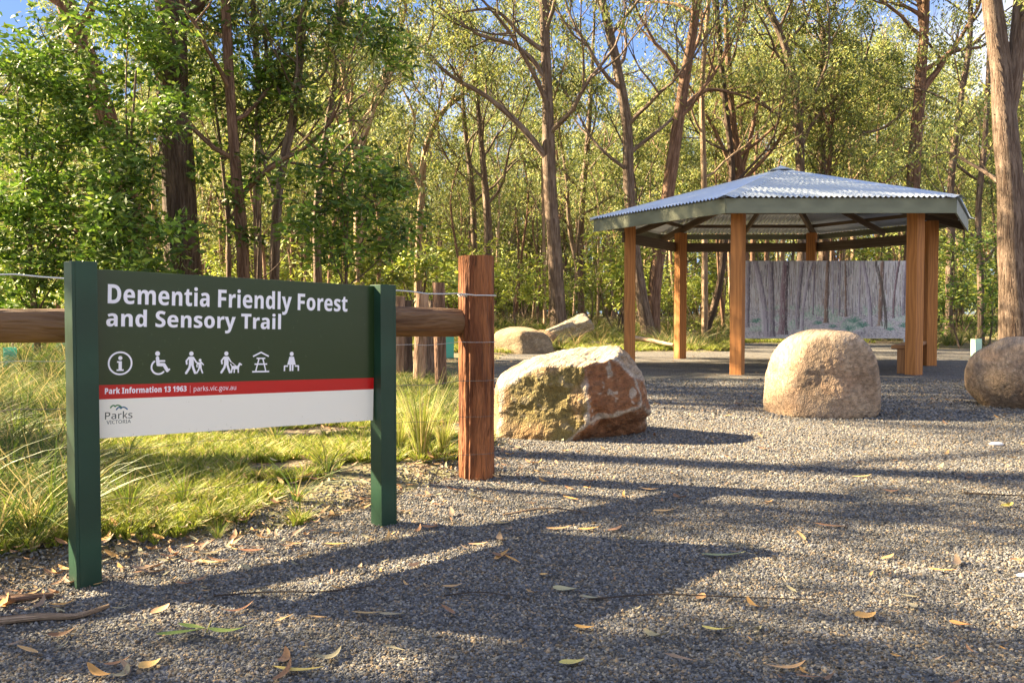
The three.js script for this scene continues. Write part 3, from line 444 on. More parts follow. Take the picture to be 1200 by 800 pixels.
  const g2 = rock(null, pl2, n2, granite([0.5, 0.36, 0.26], [0.64, 0.5, 0.38], 2), 80, 10); g2.scale(1.04, 0.98, 1); g2.translate(0, 0.40, 0);
  const o2 = single('boulder', g2, M.rock, 'tall rounded tan granite boulder standing on the gravel in front of the shelter', 'boulder'); o2.position.set(b2.x, -0.02, b2.z - 0.4);
  const b3 = gnd(1240, 481), g3 = rock([0.68, 0.46, 0.6], null, (q) => n2(V(q.x + 4, q.y + 3, q.z)) * 1.1, granite([0.46, 0.32, 0.22], [0.58, 0.44, 0.32], 7), 70); g3.translate(0, 0.32, 0);
  const o3 = single('boulder', g3, M.rock, 'brown rounded boulder cut by the right edge of the photo', 'boulder'); o3.position.set(b3.x + 0.02, -0.02, b3.z - 0.5);
  const b4 = gnd(614, 414), g4 = rock(null, [pl(-0.6, 0.2, 0.8, 0.55), pl(0.5, 0.25, 0.8, 0.55), pl(-1, 0.3, 0, 0.72), pl(0.1, 1, 0.1, 0.5), pl(-0.5, 0.8, 0.2, 0.56), pl(1, 0.2, 0, 0.62), pl(0, 0.3, -1, 0.6), pl(0, -1, 0, 0.4), pl(0.6, 0.8, 0, 0.55)], (q) => n2(q) * 0.8, granite([0.42, 0.31, 0.19], [0.52, 0.42, 0.28], 12), 40, 12); g4.scale(1.12, 0.72, 1); g4.translate(0, 0.25, 0);
  const o4 = single('boulder', g4, M.rock, 'pale sandy boulder at the far edge of the clearing, right of the fence post', 'boulder'); o4.position.set(b4.x - 0.02, 0, b4.z - 0.3);
  const b5 = gnd(638, 412), g5 = rock([0.42, 0.34, 0.4], null, (q) => n2(V(q.x + 9, q.y, q.z)) * 1.2, granite([0.4, 0.22, 0.11], [0.48, 0.3, 0.17], 17), 34); g5.translate(0, 0.2, 0);
  const o5 = single('boulder', g5, M.rock, 'smaller brown boulder leaning on the right of the pale far boulder', 'boulder'); o5.position.set(b5.x, 0, b5.z - 0.7);
}
// fallen logs in the grass
function logThing(a, b, r, mat, label, bend = 0.1) {
  const pts = [], rad = [], m = new MB(), k2 = V(0, 1, 0).cross(V().subVectors(b, a)).normalize();
  for (let k = 0; k <= 12; k++) { const t = k / 12; pts.push(a.clone().lerp(b, t).addScaledVector(k2, Math.sin(t * 5) * bend).sub(a)); rad.push(r * (1 - 0.35 * t)); }
  m.tube(pts, rad, 12, [1, 1, 1], 0.22, r * 50, true); const o = single('fallen_log', m.geo(), mat, label, 'log'); o.position.copy(a); return o;
}
{ const g6 = rock(null, [[V(0, 1, 0), 0.2], [V(0.1, 0.9, 0.45).normalize(), 0.22], [V(0, -1, 0), 0.3], [V(1, 0.15, 0.1).normalize(), 0.62], [V(-1, 0.2, 0.1).normalize(), 0.7], [V(0, 0.1, 1).normalize(), 0.32], [V(0, 0, -1), 0.4], [V(0.7, 0.7, 0.2).normalize(), 0.5]], (q) => (fbm3(q.x * 5 + 9, q.y * 9, q.z * 5, 4, 74) - 0.5) * 0.16, (q, w, gap, n) => mix3([0.5, 0.4, 0.28], [0.6, 0.53, 0.43], fbm3(q.x * 6, q.y * 6, q.z * 6, 3, 9)), 34, 20); g6.scale(0.95, 0.95, 0.9); const o6 = single('boulder', g6, M.rock, 'flat pale slab of rock tilting up to the right behind the far boulders', 'boulder'), p6 = pix(668, 384, 24.4); o6.position.copy(p6); o6.rotation.set(0.1, 0.1, 0.42); }
logThing(pix(742, 396, 23.6), pix(792, 404, 22.6), 0.07, M.barkPale, 'thin pale log lying in the grass between the two left shelter posts', 0.1);
logThing(pix(693, 402, 24), pix(733, 407, 23.6), 0.06, M.barkPale, 'thin bleached branch on the grass left of the shelter post', 0.08);

// ---------------------------------------------------------------- loose gravel
{
  R = rngOf(1234);
  const peb = []; for (let k = 0; k < 3; k++) { const g = new THREE.IcosahedronGeometry(1, 0), p = g.attributes.position; const f = new Map(); for (let i = 0; i < p.count; i++) { const key = [p.getX(i), p.getY(i), p.getZ(i)].map((v) => v.toFixed(2)).join(); if (!f.has(key)) f.set(key, rr(0.65, 1.2)); const s = f.get(key); p.setXYZ(i, p.getX(i) * s * 1.15, p.getY(i) * s * 0.62, p.getZ(i) * s * 0.85); } g.computeVertexNormals(); peb.push(g); }
  M.pebble = std({ color: C(1, 1, 1), roughness: 0.85 });
  const lists = [[], [], []], clear = (x, z) => false;
  const zone = (za, zb, dens, r0, r1) => { const half = (Z) => Z * 0.64 + 0.3, N = Math.round((half(za) + half(zb)) * (zb - za) * dens);
    for (let i = 0; i < N; i++) { const Z = rr(za, zb), x = rr(-1, 1) * half(Z); const s = sdGravel(x, -Z); if (s > 0.02 && R() > Math.exp(-s * 4)) continue; const r = rr(r0, r1) * (R() < 0.08 ? 1.5 : 1); lists[(R() * 3) | 0].push([x, Z, r, s]); } };
  zone(1.75, 3.2, 13500, 0.003, 0.0068); zone(3.2, 5, 8500, 0.0036, 0.0076); zone(5, 8, 3200, 0.0045, 0.0092); zone(8, 13, 700, 0.008, 0.014);
  const m4 = new THREE.Matrix4(), q = new THREE.Quaternion(), e = new THREE.Euler(), col = new THREE.Color();
  lists.forEach((L, k) => {
    const im = new THREE.InstancedMesh(peb[k], M.pebble, L.length); nm(im, 'gravel');
    L.forEach(([x, Z, r, s], i) => { e.set(rr(-0.9, 0.9), rr(0, 6.3), rr(-0.9, 0.9)); m4.compose(V(x, (s > 0 ? groundY(x, -Z, s) : 0) + r * rr(-0.1, 0.35), -Z), q.setFromEuler(e), V(r, r, r)); im.setMatrixAt(i, m4); const t = stoneTone(R()); im.setColorAt(i, col.setRGB(t[0] * 1.05, t[1] * 1.05, t[2] * 1.05)); });
    im.userData = { kind: 'stuff', label: 'loose grey and brown gravel covering the clearing', category: 'gravel' }; im.castShadow = im.receiveShadow = true; scene.add(im);
  });
}

// ---------------------------------------------------------------- fallen leaves, bark and twigs on the gravel
{
  R = rngOf(77);
  const leafShape = (len, wid, curl, c, twist = 0) => { const b = new MB(), N = 8, ids = []; for (let k = 0; k <= N; k++) { const t = k / N, w = wid * Math.pow(Math.sin(Math.PI * Math.min(1, t * 0.96 + 0.02)), 0.7) * (1 - 0.3 * t) / 2, x = (t - 0.5) * len, z = Math.sin(t * 3) * len * 0.12, y = curl * (t - 0.5) * (t - 0.5) * 4 * len * 0.25, tw = twist * (t - 0.5); const row = []; for (const s of [-1, 0, 1]) row.push(b.v(V(x, y + (s ? w * 0.35 : 0) + s * w * tw, z + s * w), V(0, 1, 0), t, s, c.map((v) => v * (s ? 1 : 0.85)))); ids.push(row); } for (let k = 0; k < N; k++) for (let s = 0; s < 2; s++) b.i.push(ids[k][s], ids[k][s + 1], ids[k + 1][s], ids[k][s + 1], ids[k + 1][s + 1], ids[k + 1][s]); const g = b.geo(); g.computeVertexNormals(); return g; };
  const tan = [0.55, 0.34, 0.14], or = [0.6, 0.32, 0.09], br = [0.34, 0.17, 0.08], gr = [0.34, 0.3, 0.18], yl = [0.62, 0.46, 0.14];
  const put = (o, px, py, y = 0.016) => { const p = gnd(px, py); o.position.set(p.x, y, p.z); return o; };
  // the sprig of three green leaves
  { const sp = thing('leaf_sprig', 'fallen sprig of three green leaves on the gravel, lower left', 'leaf sprig'); put(sp, 242, 750, 0.02); sp.rotation.y = 0; const gl = [0.2, 0.27, 0.05];
    for (const [a, l] of [[2.75, 0.11], [3.5, 0.14], [0.25, 0.12]]) { const g = leafShape(l, 0.03, 0.35, gl, 0.8); g.translate(l / 2 + 0.004, 0.006, 0); g.rotateY(a); part('leaf', g, M.dry, sp); } const st = new MB(); st.tube([V(0, 0.004, 0), V(0.004, 0.03, -0.03)], [0.003, 0.002], 5, [0.3, 0.26, 0.06]); part('stem', st.geo(), M.dry, sp); }
  const big = [[187, 718, 0.075, 0.036, 1.2, tan, 0.5], [175, 783, 0.07, 0.04, 1.0, yl, 0.6], [278, 718, 0.11, 0.018, 0.6, br, 1.4], [430, 722, 0.1, 0.022, 0.45, tan, 0.4], [462, 723, 0.1, 0.02, 0.1, gr, 0.3], [670, 780, 0.085, 0.03, 0.5, yl, 0.3], [664, 693, 0.1, 0.03, 0.05, [0.45, 0.38, 0.25], 0.25], [820, 703, 0.06, 0.032, 1.0, tan, 0.6], [686, 739, 0.07, 0.022, 0.1, or, 0.7], [1014, 725, 0.085, 0.045, 0.4, or, 0.6], [697, 704, 0.1, 0.02, 0, gr, 0.3], [1068, 714, 0.06, 0.03, 1.4, gr, 0.5], [1127, 735, 0.07, 0.025, -0.5, or, 0.5], [842, 741, 0.1, 0.018, -0.1, yl, 0.8], [920, 785, 0.14, 0.02, 0.3, tan, 0.7], [1105, 671, 0.1, 0.02, -0.3, or, 0.4], [485, 665, 0.06, 0.03, 0.9, tan, 0.7], [395, 640, 0.11, 0.02, 0.1, yl, 0.3], [350, 788, 0.14, 0.022, -0.1, yl, 0.4], [560, 640, 0.09, 0.02, 0.5, tan, 0.4], [690, 622, 0.1, 0.024, 0.2, or, 0.4], [720, 622, 0.1, 0.022, 0.8, tan, 0.4], [655, 621, 0.12, 0.02, 0, tan, 0.4], [1180, 594, 0.1, 0.03, 0.5, [0.5, 0.46, 0.08], 0.5], [975, 618, 0.16, 0.02, 0, br, 0.3], [590, 615, 0.1, 0.018, 0.3, tan, 0.6], [848, 653, 0.18, 0.03, -0.2, [0.3, 0.32, 0.14], 0.4], [530, 690, 0.08, 0.02, 0.6, tan, 0.6], [250, 662, 0.13, 0.026, 0.1, tan, 0.5], [295, 648, 0.1, 0.03, 0.5, br, 0.5], [640, 676, 0.05, 0.014, 0, yl, 0.2], [1040, 655, 0.08, 0.02, 0.5, yl, 0.2], [780, 600, 0.14, 0.02, 0.3, tan, 0.4], [900, 590, 0.1, 0.02, 0.9, or, 0.4], [760, 575, 0.12, 0.022, -0.4, tan, 0.5], [1010, 560, 0.14, 0.024, 0.2, yl, 0.4]];
  for (const [x, y, l, w, a, c, cu] of big) {
    const o = single('fallen_leaf', leafShape(l, w * 1.15, cu * 0.45, c.map((v) => v * rr(0.85, 1.1)), rr(0, 1.2)), M.dry, (c === tan ? 'tan' : c === or ? 'orange' : c === br ? 'dark brown' : c === yl ? 'yellow' : c === gr ? 'dull grey-green' : 'brownish') + ' ' + (w > 0.028 ? 'broad' : 'narrow') + ' gum leaf on the gravel ' + (y > 700 ? 'nearest the camera' : y > 630 ? 'below or beside the sign shadow' : 'in the sunlit stretch beyond the sign shadow'), 'fallen leaf', 'dry leaves scattered on the gravel'); put(o, x, y, 0.012); o.rotation.y = a + rr(-0.15, 0.15); o.rotation.x = rr(-0.12, 0.12); o.rotation.z = rr(-0.08, 0.08);
  }
  // bark strips and sticks
  const stick = (name, label, cat, pts, r, mat, rough = 0.2) => { const P = smooth(pts.map(([x, y, h = 0.012]) => { const p = gnd(x, y); p.y = h; return p; }), 16), o0 = P[0].clone(), b = new MB(); b.tube(P.map((p) => p.clone().sub(o0)), P.map((_, k) => r * (1 - 0.5 * k / 16)), 6, [1, 1, 1], rough, r * 99, true); const o = single(name, b.geo(), mat, label, cat); o.position.copy(o0); };
  stick('bark_strip', 'long tan bark strip on the gravel at the lower left edge', 'bark', [[-10, 733], [50, 730, 0.02], [90, 726], [128, 720, 0.03]], 0.014, M.barkPale);
  stick('bark_strip', 'reddish bark strip lying above the long tan one, left of the front sign post', 'bark', [[-10, 708], [30, 707, 0.02], [62, 701]], 0.016, M.barkRed);
  stick('twig', 'long dark twig on the shaded gravel right of the sign shadow', 'twig', [[690, 706], [770, 703, 0.02], [860, 706, 0.02], [965, 708, 0.016]], 0.003, M.barkDark);
  stick('twig', 'dark twig lying across the gravel below the sign', 'twig', [[250, 702], [320, 700, 0.02], [380, 697], [440, 692, 0.02]], 0.003, M.barkDark);
  stick('twig', 'thin brown twig on gravel in the shadow at lower centre', 'twig', [[520, 702], [560, 700, 0.02], [600, 702]], 0.0025, M.barkDark);
  stick('twig', 'tan twig near the foot of the fence post, on the sunlit gravel', 'twig', [[590, 606], [640, 600, 0.02], [690, 603]], 0.005, M.barkPale);
  stick('twig', 'fine twig on the lit gravel behind the sign shadow', 'twig', [[1130, 580], [1170, 586, 0.03], [1215, 584]], 0.005, M.barkDark);
  const stone = (px, py, s, label) => { const g = new THREE.SphereGeometry(1, 16, 10); g.scale(s, s * 0.3, s * 0.55); const o = single('pale_stone', g, std({ color: C(0.75, 0.75, 0.78), roughness: 0.7, bumpMap: T.speckB, bumpScale: 0.004 }), label, 'stone'); put(o, px, py, s * 0.2); };
  stone(1168, 522, 0.055, 'flat pale stone lying in the shade at the right, below the right boulder'); stone(1201, 676, 0.03, 'small white stone at the right edge of the gravel');
  // small litter nobody could count
  const bl = [leafShape(1, 0.2, 0.4, [1, 1, 1], 0.8), leafShape(1, 0.3, 0.6, [1, 1, 1], 1.2)], e = new THREE.Euler(), q = new THREE.Quaternion(), m4 = new THREE.Matrix4(), col = new THREE.Color();
  bl.forEach((g, k) => {
    const items = [];
    for (let i = 0; i < 7500; i++) { const Z = Math.pow(R(), 1.3) * 18 + 1.8, x = rr(-1, 1) * Z * 0.66, s = sdGravel(x, -Z); const keep = s > 0 ? Math.exp(-s * 1.6) + 0.1 : 0.03 + 0.75 * Math.exp(s * 3.5) * (x < 1 ? 1 : 0.4); if (R() < keep || (x < -0.9 && Z < 4.6 && s > -0.25 && s < 0.9 && R() < 0.95)) items.push([x, Z, s]); }
    const im = new THREE.InstancedMesh(g, M.dry, items.length); nm(im, 'leaf_litter');
    items.forEach(([x, Z, s], i) => { const l = rr(0.03, 0.11); e.set(rr(-0.2, 0.2), rr(0, 6.3), rr(-0.2, 0.2)); m4.compose(V(x, (s > 0 ? groundY(x, -Z, s) + rr(0, 0.03) : 0) + 0.014, -Z), q.setFromEuler(e), V(l, l, l)); im.setMatrixAt(i, m4); const c = [tan, or, br, br, gr, [0.3, 0.2, 0.13]][(R() * 6) | 0], f = rr(0.6, 1.05); im.setColorAt(i, col.setRGB(c[0] * f, c[1] * f, c[2] * f)); });
    im.userData = { kind: 'stuff', label: 'dry leaf litter along the edge of the grass', category: 'leaf litter' }; im.castShadow = im.receiveShadow = true; scene.add(im);
  });
}

// ---------------------------------------------------------------- grass
{
  R = rngOf(311);
  const tuft = (n, h, spread, wid, cols, droop) => { const b = new MB(); for (let i = 0; i < n; i++) { const a = rr(0, 6.283), o = rr(0, 0.35) * spread, d = V(Math.cos(a) * rr(0.1, 0.7) * spread / h, 1, Math.sin(a) * rr(0.1, 0.7) * spread / h).normalize(), side = V(-Math.sin(a), 0, Math.cos(a)); const c = cols[(R() * cols.length) | 0], f = rr(0.7, 1.25); b.blade(V(Math.cos(a) * o * 0.4, -0.01, Math.sin(a) * o * 0.4), d, V(Math.cos(a) * droop, -droop * rr(0.3, 1), Math.sin(a) * droop), h * rr(0.45, 1.1), wid * rr(0.7, 1.3), c.map((v) => v * f), side, 4); } return b.geo(); };
  const G1 = [0.26, 0.34, 0.04], G2 = [0.36, 0.4, 0.06], ST = [0.55, 0.45, 0.2], ST2 = [0.42, 0.33, 0.15], DK = [0.1, 0.16, 0.035];
  const scatter = (name, label, geo, items, mat = M.grass) => { const im = new THREE.InstancedMesh(geo, mat, items.length), m4 = new THREE.Matrix4(), q = new THREE.Quaternion(), e = new THREE.Euler(), col = new THREE.Color(); nm(im, name); items.forEach(([x, z, s, y, k = 1], i) => { e.set(rr(-0.15, 0.15), rr(0, 6.3), rr(-0.15, 0.15)); m4.compose(V(x, y, z), q.setFromEuler(e), V(s * rr(0.8, 1.2), s, s * rr(0.8, 1.2))); im.setMatrixAt(i, m4); const f = rr(0.75, 1.2); im.setColorAt(i, col.setRGB(f * k, f, f * k)); }); im.userData = { kind: 'stuff', label, category: name.replace('_', ' ') }; im.castShadow = im.receiveShadow = true; scene.add(im); };
  const lawn = [tuft(22, 0.08, 0.07, 0.007, [G1, G2, DK, [0.34, 0.36, 0.06]], 0.25), tuft(20, 0.12, 0.1, 0.007, [G1, G2, ST2, DK, ST], 0.45)];
  lawn.forEach((g, k) => {
    const it = [];
    for (let i = 0; i < 16000; i++) { const Z = rr(2.9, 13), x = lerp(-0.66 * Z - 0.2, 0.2, R()), s = sdGravel(x, -Z); if (s < 0.03) continue; const n = fbm(x * 1.3, Z * 1.3, 0, 0, 3, 91); if (n < 0.36 + 0.3 * Math.exp(-s * 2.2) + (x < -1.05 && Z < 4.9 ? 0.1 : 0)) continue; it.push([x, -Z, rr(0.6, 1.4), groundY(x, -Z, s)]); }
    for (let i = 0; i < 5000; i++) { const Z = rr(21, 30), x = rr(-4, 12), s = sdGravel(x, -Z); if (s < 0.1) continue; it.push([x, -Z, rr(1.2, 2.6), groundY(x, -Z, s)]); }
    scatter('grass', 'short bright green grass beyond the edge of the gravel', g, it);
  });
  // longer straw and tussock grass, uncountable, left of and behind the sign and along the far side
  const long = [tuft(34, 0.4, 0.3, 0.008, [DK, DK, DK, ST2, G1], 0.5), tuft(28, 0.5, 0.34, 0.008, [DK, G1, ST, DK], 0.6)];
  long.forEach((g, k) => {
    const it = [];
    for (let i = 0; i < 1100; i++) { const Z = rr(3.2, 12), x = lerp(-0.68 * Z - 0.3, -0.05, R()), s = sdGravel(x, -Z); if (s < 0.3) continue; const px = 600 + x / Z * F; const left = px < 100; if (!left && (Z < 7.5) && R() > 0.035) continue; if (left && R() > 0.8) continue; it.push([x, -Z, rr(0.55, 1.0) * (left ? 1.15 : 0.75), groundY(x, -Z, s)]); }
    for (let i = 0; i < 360; i++) { const Z = rr(12, 24), x = -Z * rr(0.3, 0.68), s = sdGravel(x, -Z); if (s < 0.6) continue; it.push([x, -Z, rr(0.9, 1.6), groundY(x, -Z, s)]); }
    for (let i = 0; i < 520; i++) { const Z = rr(22.5, 36), x = rr(-9, 14), s = sdGravel(x, -Z); if (s < 0.6) continue; it.push([x, -Z, rr(1.0, 1.9), groundY(x, -Z, s), 1.15]); }
    for (let i = 0; i < 420; i++) { const Z = rr(24, 44), x = rr(7, 30), s = sdGravel(x, -Z); if (s < 1.2) continue; it.push([x, -Z, rr(1.0, 1.9), groundY(x, -Z, s)]); }
    scatter('long_grass', 'long green and straw coloured grass under the trees', g, it);
  });
  // tussocks that stand out
  const T1 = tuft(170, 0.55, 0.2, 0.006, [G2, G1, ST, [0.36, 0.36, 0.13]], 0.16), T2 = tuft(130, 0.4, 0.3, 0.005, [DK, G1, G1, ST2], 0.45);
  const tus = [[494, 546, 1.15, T1, 'tall green and straw tussock left of the fence post foot'], [520, 540, 0.7, T1, 'smaller tussock touching the left side of the fence post'], [468, 540, 0.7, T1, 'grass tussock just right of the right sign post'], [150, 608, 0.8, T2, 'dark green tussock right of the left sign post foot'], [215, 598, 0.7, T2, 'dark tussock below the left part of the sign, among dead leaves'], [40, 640, 0.95, T2, 'shaded tussock left of the left sign post'], [10, 600, 1.1, T2, 'big dark tussock at the left edge of the photo'], [255, 630, 0.3, T2, 'small fresh green tuft at the gravel edge below the sign']];
  for (const [x, y, s, g, label] of tus) { const p = gnd(x, y), o = single('grass_tussock', g, M.grass, label, 'grass tussock'); o.position.set(p.x, groundY(p.x, p.z), p.z); o.scale.setScalar(s); o.rotation.y = rr(0, 6); }
}

// ---------------------------------------------------------------- trees
const EUC = [[0.26, 0.31, 0.075], [0.18, 0.24, 0.065], [0.36, 0.38, 0.085], [0.43, 0.41, 0.12], [0.12, 0.165, 0.065]], BUSH = [[0.12, 0.22, 0.03], [0.19, 0.31, 0.04], [0.08, 0.15, 0.022], [0.29, 0.39, 0.055]], YOUNG = [[0.34, 0.4, 0.06], [0.42, 0.44, 0.07], [0.22, 0.3, 0.05]];
function cluster(mb, c, r, n, len, wid, pal, droop, flat = 0.7) {
  const tone = rr(0.5, 1.35);
  for (let i = 0; i < n; i++) {
    const o = onSphere().multiplyScalar(r * Math.pow(R(), 0.45)); o.y *= flat; const p = c.clone().add(o), d = onSphere(); d.y = d.y * 0.5 - droop; d.addScaledVector(o, 0.5 / r).normalize();
    const side = V().crossVectors(d, onSphere()).normalize(), k = pal[(R() * pal.length) | 0], f = tone * rr(0.75, 1.25); mb.leaf(p, d, side, len * rr(0.6, 1.2), wid * rr(0.7, 1.3), [k[0] * f, k[1] * f, k[2] * f]);
  }
}
// a limb from a in direction d; forks until level 0, where leaves grow
function limb(wood, leaf, a, d, len, r, level, o) {
  const N = level > 1 ? 6 : 4, pts = [a.clone()], rad = [r], q = a.clone(), dir = d.clone().normalize();
  for (let k = 1; k <= N; k++) { dir.addScaledVector(onSphere(), o.wander ?? 0.28).addScaledVector(V(0, 1, 0), o.lift ?? 0.1).normalize(); q.addScaledVector(dir, len / N); pts.push(q.clone()); rad.push(r * (1 - 0.6 * k / N)); }
  wood.tube(pts, rad, level > 1 ? 7 : level ? 5 : 4, [1, 1, 1], 0.1, r * 77);
  if (level === 0) { for (let k = 2; k <= N; k += 1) if (k === N || R() < (o.dens ?? 0.5)) cluster(leaf, pts[k].clone().add(onSphere().multiplyScalar(0.15 * len)), o.cr * rr(0.7, 1.3), Math.round(o.cn * rr(0.6, 1.3)), o.ll, o.lw, o.pal, o.droop, o.flat); return; }
  const kids = o.kids ?? 3;
  for (let k = 0; k < kids; k++) { const t = 0.45 + 0.55 * (k + R() * 0.6) / kids, i = Math.min(N - 1, Math.floor(t * N)), b = pts[i].clone().lerp(pts[i + 1], t * N - i > 1 ? 1 : Math.max(0, t * N - i)); const ax = V().subVectors(pts[i + 1], pts[i]).normalize(), s = onSphere().addScaledVector(ax, -0.1); const dd = ax.clone().multiplyScalar(0.75).addScaledVector(s.normalize(), 0.75).addScaledVector(V(0, 1, 0), o.rise ?? 0.15); limb(wood, leaf, b, dd, len * rr(0.55, 0.75), r * (1 - 0.6 * t) * 0.7, level - 1, o); }
  limb(wood, leaf, pts[N], dir, len * 0.6, rad[N], level - 1, o);
}
const EO = { cr: 0.5, cn: 31, ll: 0.18, lw: 0.045, pal: EUC, droop: 0.75, flat: 0.6, kids: 3, dens: 0.15 };
let treeCount = 0;
// tree from a trunk given as world points with radii
function tree(name, label, category, pts, rads, opt = {}) {
  const base = pts[0].clone(), wood = new MB(), leaf = new MB(), o = { ...EO, ...opt }, n = Math.max(10, pts.length * 5), P = smooth(pts, n).map((p) => p.clone().sub(base)), rad = P.map((_, k) => { const t = k / n * (rads.length - 1), i = Math.min(rads.length - 2, Math.floor(t)); return lerp(rads[i], rads[i + 1], t - i) * (1 + 0.45 * Math.exp(-P[k].y / (rads[0] * 2.2))); });
  wood.tube(P, rad, o.seg ?? 14, [1, 1, 1], 0.13, treeCount++ * 3);
  const H = P[n].y, total = P[n].length();
  for (const L of o.limbs ?? []) { const q = L.pts.map((p) => p.clone().sub(base)), m = smooth(q, 12); wood.tube(m, m.map((_, k) => L.r * (1 - 0.65 * k / 12)), 8, [1, 1, 1], 0.12, L.r * 50); for (let k = 4; k <= 12; k += 2) { const ax = V().subVectors(m[k], m[k - 1]).normalize(); limb(wood, leaf, m[k], ax.multiplyScalar(0.6).add(onSphere()).add(V(0, 0.4, 0)), rr(0.7, 1.3) * (L.s ?? 1), L.r * 0.35, 1, o); } }
  const nb = o.branches ?? 7, t0 = o.from ?? 0.5;
  for (let k = 0; k < nb; k++) { const t = t0 + (1 - t0) * (k + R() * 0.7) / nb, i = Math.min(n - 1, Math.floor(t * n)), a = k * 2.4 + R() * 0.9, up = o.up ?? 0.75; limb(wood, leaf, P[i].clone(), V(Math.cos(a), up, Math.sin(a)), (o.reach ?? 3) * (1.15 - 0.55 * (t - t0) / (1 - t0)) * rr(0.75, 1.2), rad[i] * 0.5, o.level ?? 2, o); }
  limb(wood, leaf, P[n], V().subVectors(P[n], P[n - 1]), (o.reach ?? 3) * 0.8, rad[n], o.level ?? 2, o);
  const g = thing(name, label, category, [base.x, base.y, base.z], 0, o.group);
  part('trunk', wood.geo(), o.bark ?? M.bark, g); if (leaf.p.length) part('crown', leaf.geo(), o.leafMat ?? M.leaf, g);
  return g;
}
// trunk along pixels of the photograph [x, y, width] at depth Z, carried on above the frame to height top
function pixTree(name, label, line, Z, top, opt = {}) {
  top = 3 + (top - 3) * 0.74; const pts = line.map(([x, y], k) => pix(x, y, Z + (opt.dz ?? 0) * k)), rads = line.map(([, , w]) => w * 0.85 / 2 / F * Z), f = pts[0], gy = groundY(f.x, f.z) - 0.15;
  const d = V().subVectors(pts[1], pts[0]); if (f.y > gy) { const t = (f.y - gy) / d.y; pts.unshift(V(f.x - d.x * t, gy, f.z - d.z * t)); rads.unshift(rads[0] * 1.03); }
  const l = pts[pts.length - 1], m = pts[pts.length - 2], e = V().subVectors(l, m).normalize(); if (l.y < top) { const s = (top - l.y) / e.y; pts.push(V(l.x + e.x * s * 0.6, top, l.z + e.z * s)); rads.push(rads[rads.length - 1] * 0.55); }
  const from = opt.fromY ? (opt.fromY * 0.72 - pts[0].y) / (pts[pts.length - 1].y - pts[0].y) : opt.from;
  return tree(name, label, opt.category ?? 'tree', pts, rads, { ...opt, from });
}
const PL = (Z, list, r, s = 1) => ({ pts: list.map(([x, y, dz = 0]) => pix(x, y, Z + dz)), r, s });
R = rngOf(2024);
const far = (Z) => ({ ll: 0.17 * Math.max(1, Z / 24), lw: 0.05 * Math.max(1, Z / 24) });
// --- the trees one can tell apart
pixTree('gum_tree', 'tall slim gum tree right of the fence post, two long limbs reaching left', [[655, 384, 21], [650, 300, 20], [644, 200, 18], [641, 100, 15], [637, 0, 13]], 27, 19, { fromY: 12, reach: 3.2, bark: M.bark, limbs: [PL(27, [[643, 188], [612, 150], [570, 113], [530, 90], [498, 62]], 0.12), PL(27, [[639, 92], [622, 68], [600, 52], [560, 40], [515, 8]], 0.1), PL(27, [[637, 60], [610, 40], [580, 12], [540, 14]], 0.09)] });
pixTree('gum_tree', 'straight gum trunk left of the shelter roof, curving slightly left at its top', [[760, 388, 17], [748, 320, 16], [738, 230, 15], [735, 150, 14], [722, 70, 12], [706, 0, 10]], 27.5, 18, { fromY: 11, reach: 3, limbs: [PL(27.5, [[737, 180], [775, 150], [810, 120, 2], [850, 90, 3]], 0.07), PL(27.5, [[736, 200], [700, 170], [670, 120, 1], [650, 90, 2]], 0.06)] });
pixTree('gum_tree', 'gum tree leaning right above the left end of the shelter roof', [[765, 384, 19], [768, 330, 18], [781, 240, 17], [795, 140, 15], [808, 60, 13], [817, 0, 12]], 28, 18, { fromY: 11, reach: 3, bark: M.barkRed, limbs: [PL(28, [[797, 128], [830, 105, 1], [870, 112, 1], [905, 130, 2]], 0.07)] });
pixTree('gum_tree', 'thin pale gum stem just right of the leaning tree behind the roof', [[826, 400, 9], [826, 300, 8], [825, 200, 8], [823, 100, 7], [830, 10, 6]], 30, 17, { fromY: 9, reach: 2.2, bark: M.barkPale });
pixTree('gum_tree', 'dark forked gum trunk beneath the roof between the left shelter posts', [[824, 400, 10], [842, 340, 9], [850, 280, 9], [858, 200, 9], [850, 120, 8], [842, 40, 7]], 31, 16, { fromY: 8, reach: 2.6, bark: M.barkDark });
pixTree('gum_tree', 'gum tree with spreading stems rising behind the middle of the shelter roof', [[875, 400, 14], [872, 300, 13], [868, 210, 12], [858, 130, 9], [852, 40, 8]], 33, 17, { fromY: 8, reach: 3, bark: M.barkRed, limbs: [PL(33, [[868, 205], [880, 160], [893, 100], [915, 40]], 0.11), PL(33, [[870, 230], [846, 170], [820, 120], [800, 90]], 0.09), PL(33, [[868, 215], [905, 175], [930, 140], [960, 118]], 0.09)] });
pixTree('gum_tree', 'gum tree just right of the roof peak, its trunk curving left at the top', [[942, 400, 14], [941, 300, 13], [938, 190, 12], [932, 100, 11], [915, 40, 9], [895, 0, 8]], 32, 17, { fromY: 8, reach: 3, limbs: [PL(32, [[936, 150], [905, 130], [880, 110], [858, 108]], 0.08), PL(32, [[938, 175], [955, 140], [985, 110], [1010, 70]], 0.08)] });
pixTree('gum_tree', 'upright gum tree behind the roof between its peak and the right hip', [[966, 400, 13], [965, 300, 12], [963, 190, 11], [961, 110, 9], [965, 40, 7], [955, 0, 6]], 34, 17, { fromY: 8.5, reach: 3, limbs: [PL(34, [[963, 175], [985, 120], [1010, 80], [1025, 30]], 0.1), PL(34, [[963, 160], [935, 110], [925, 60], [930, 10]], 0.08), PL(34, [[964, 195], [1000, 160], [1035, 150], [1070, 120]], 0.08)] });
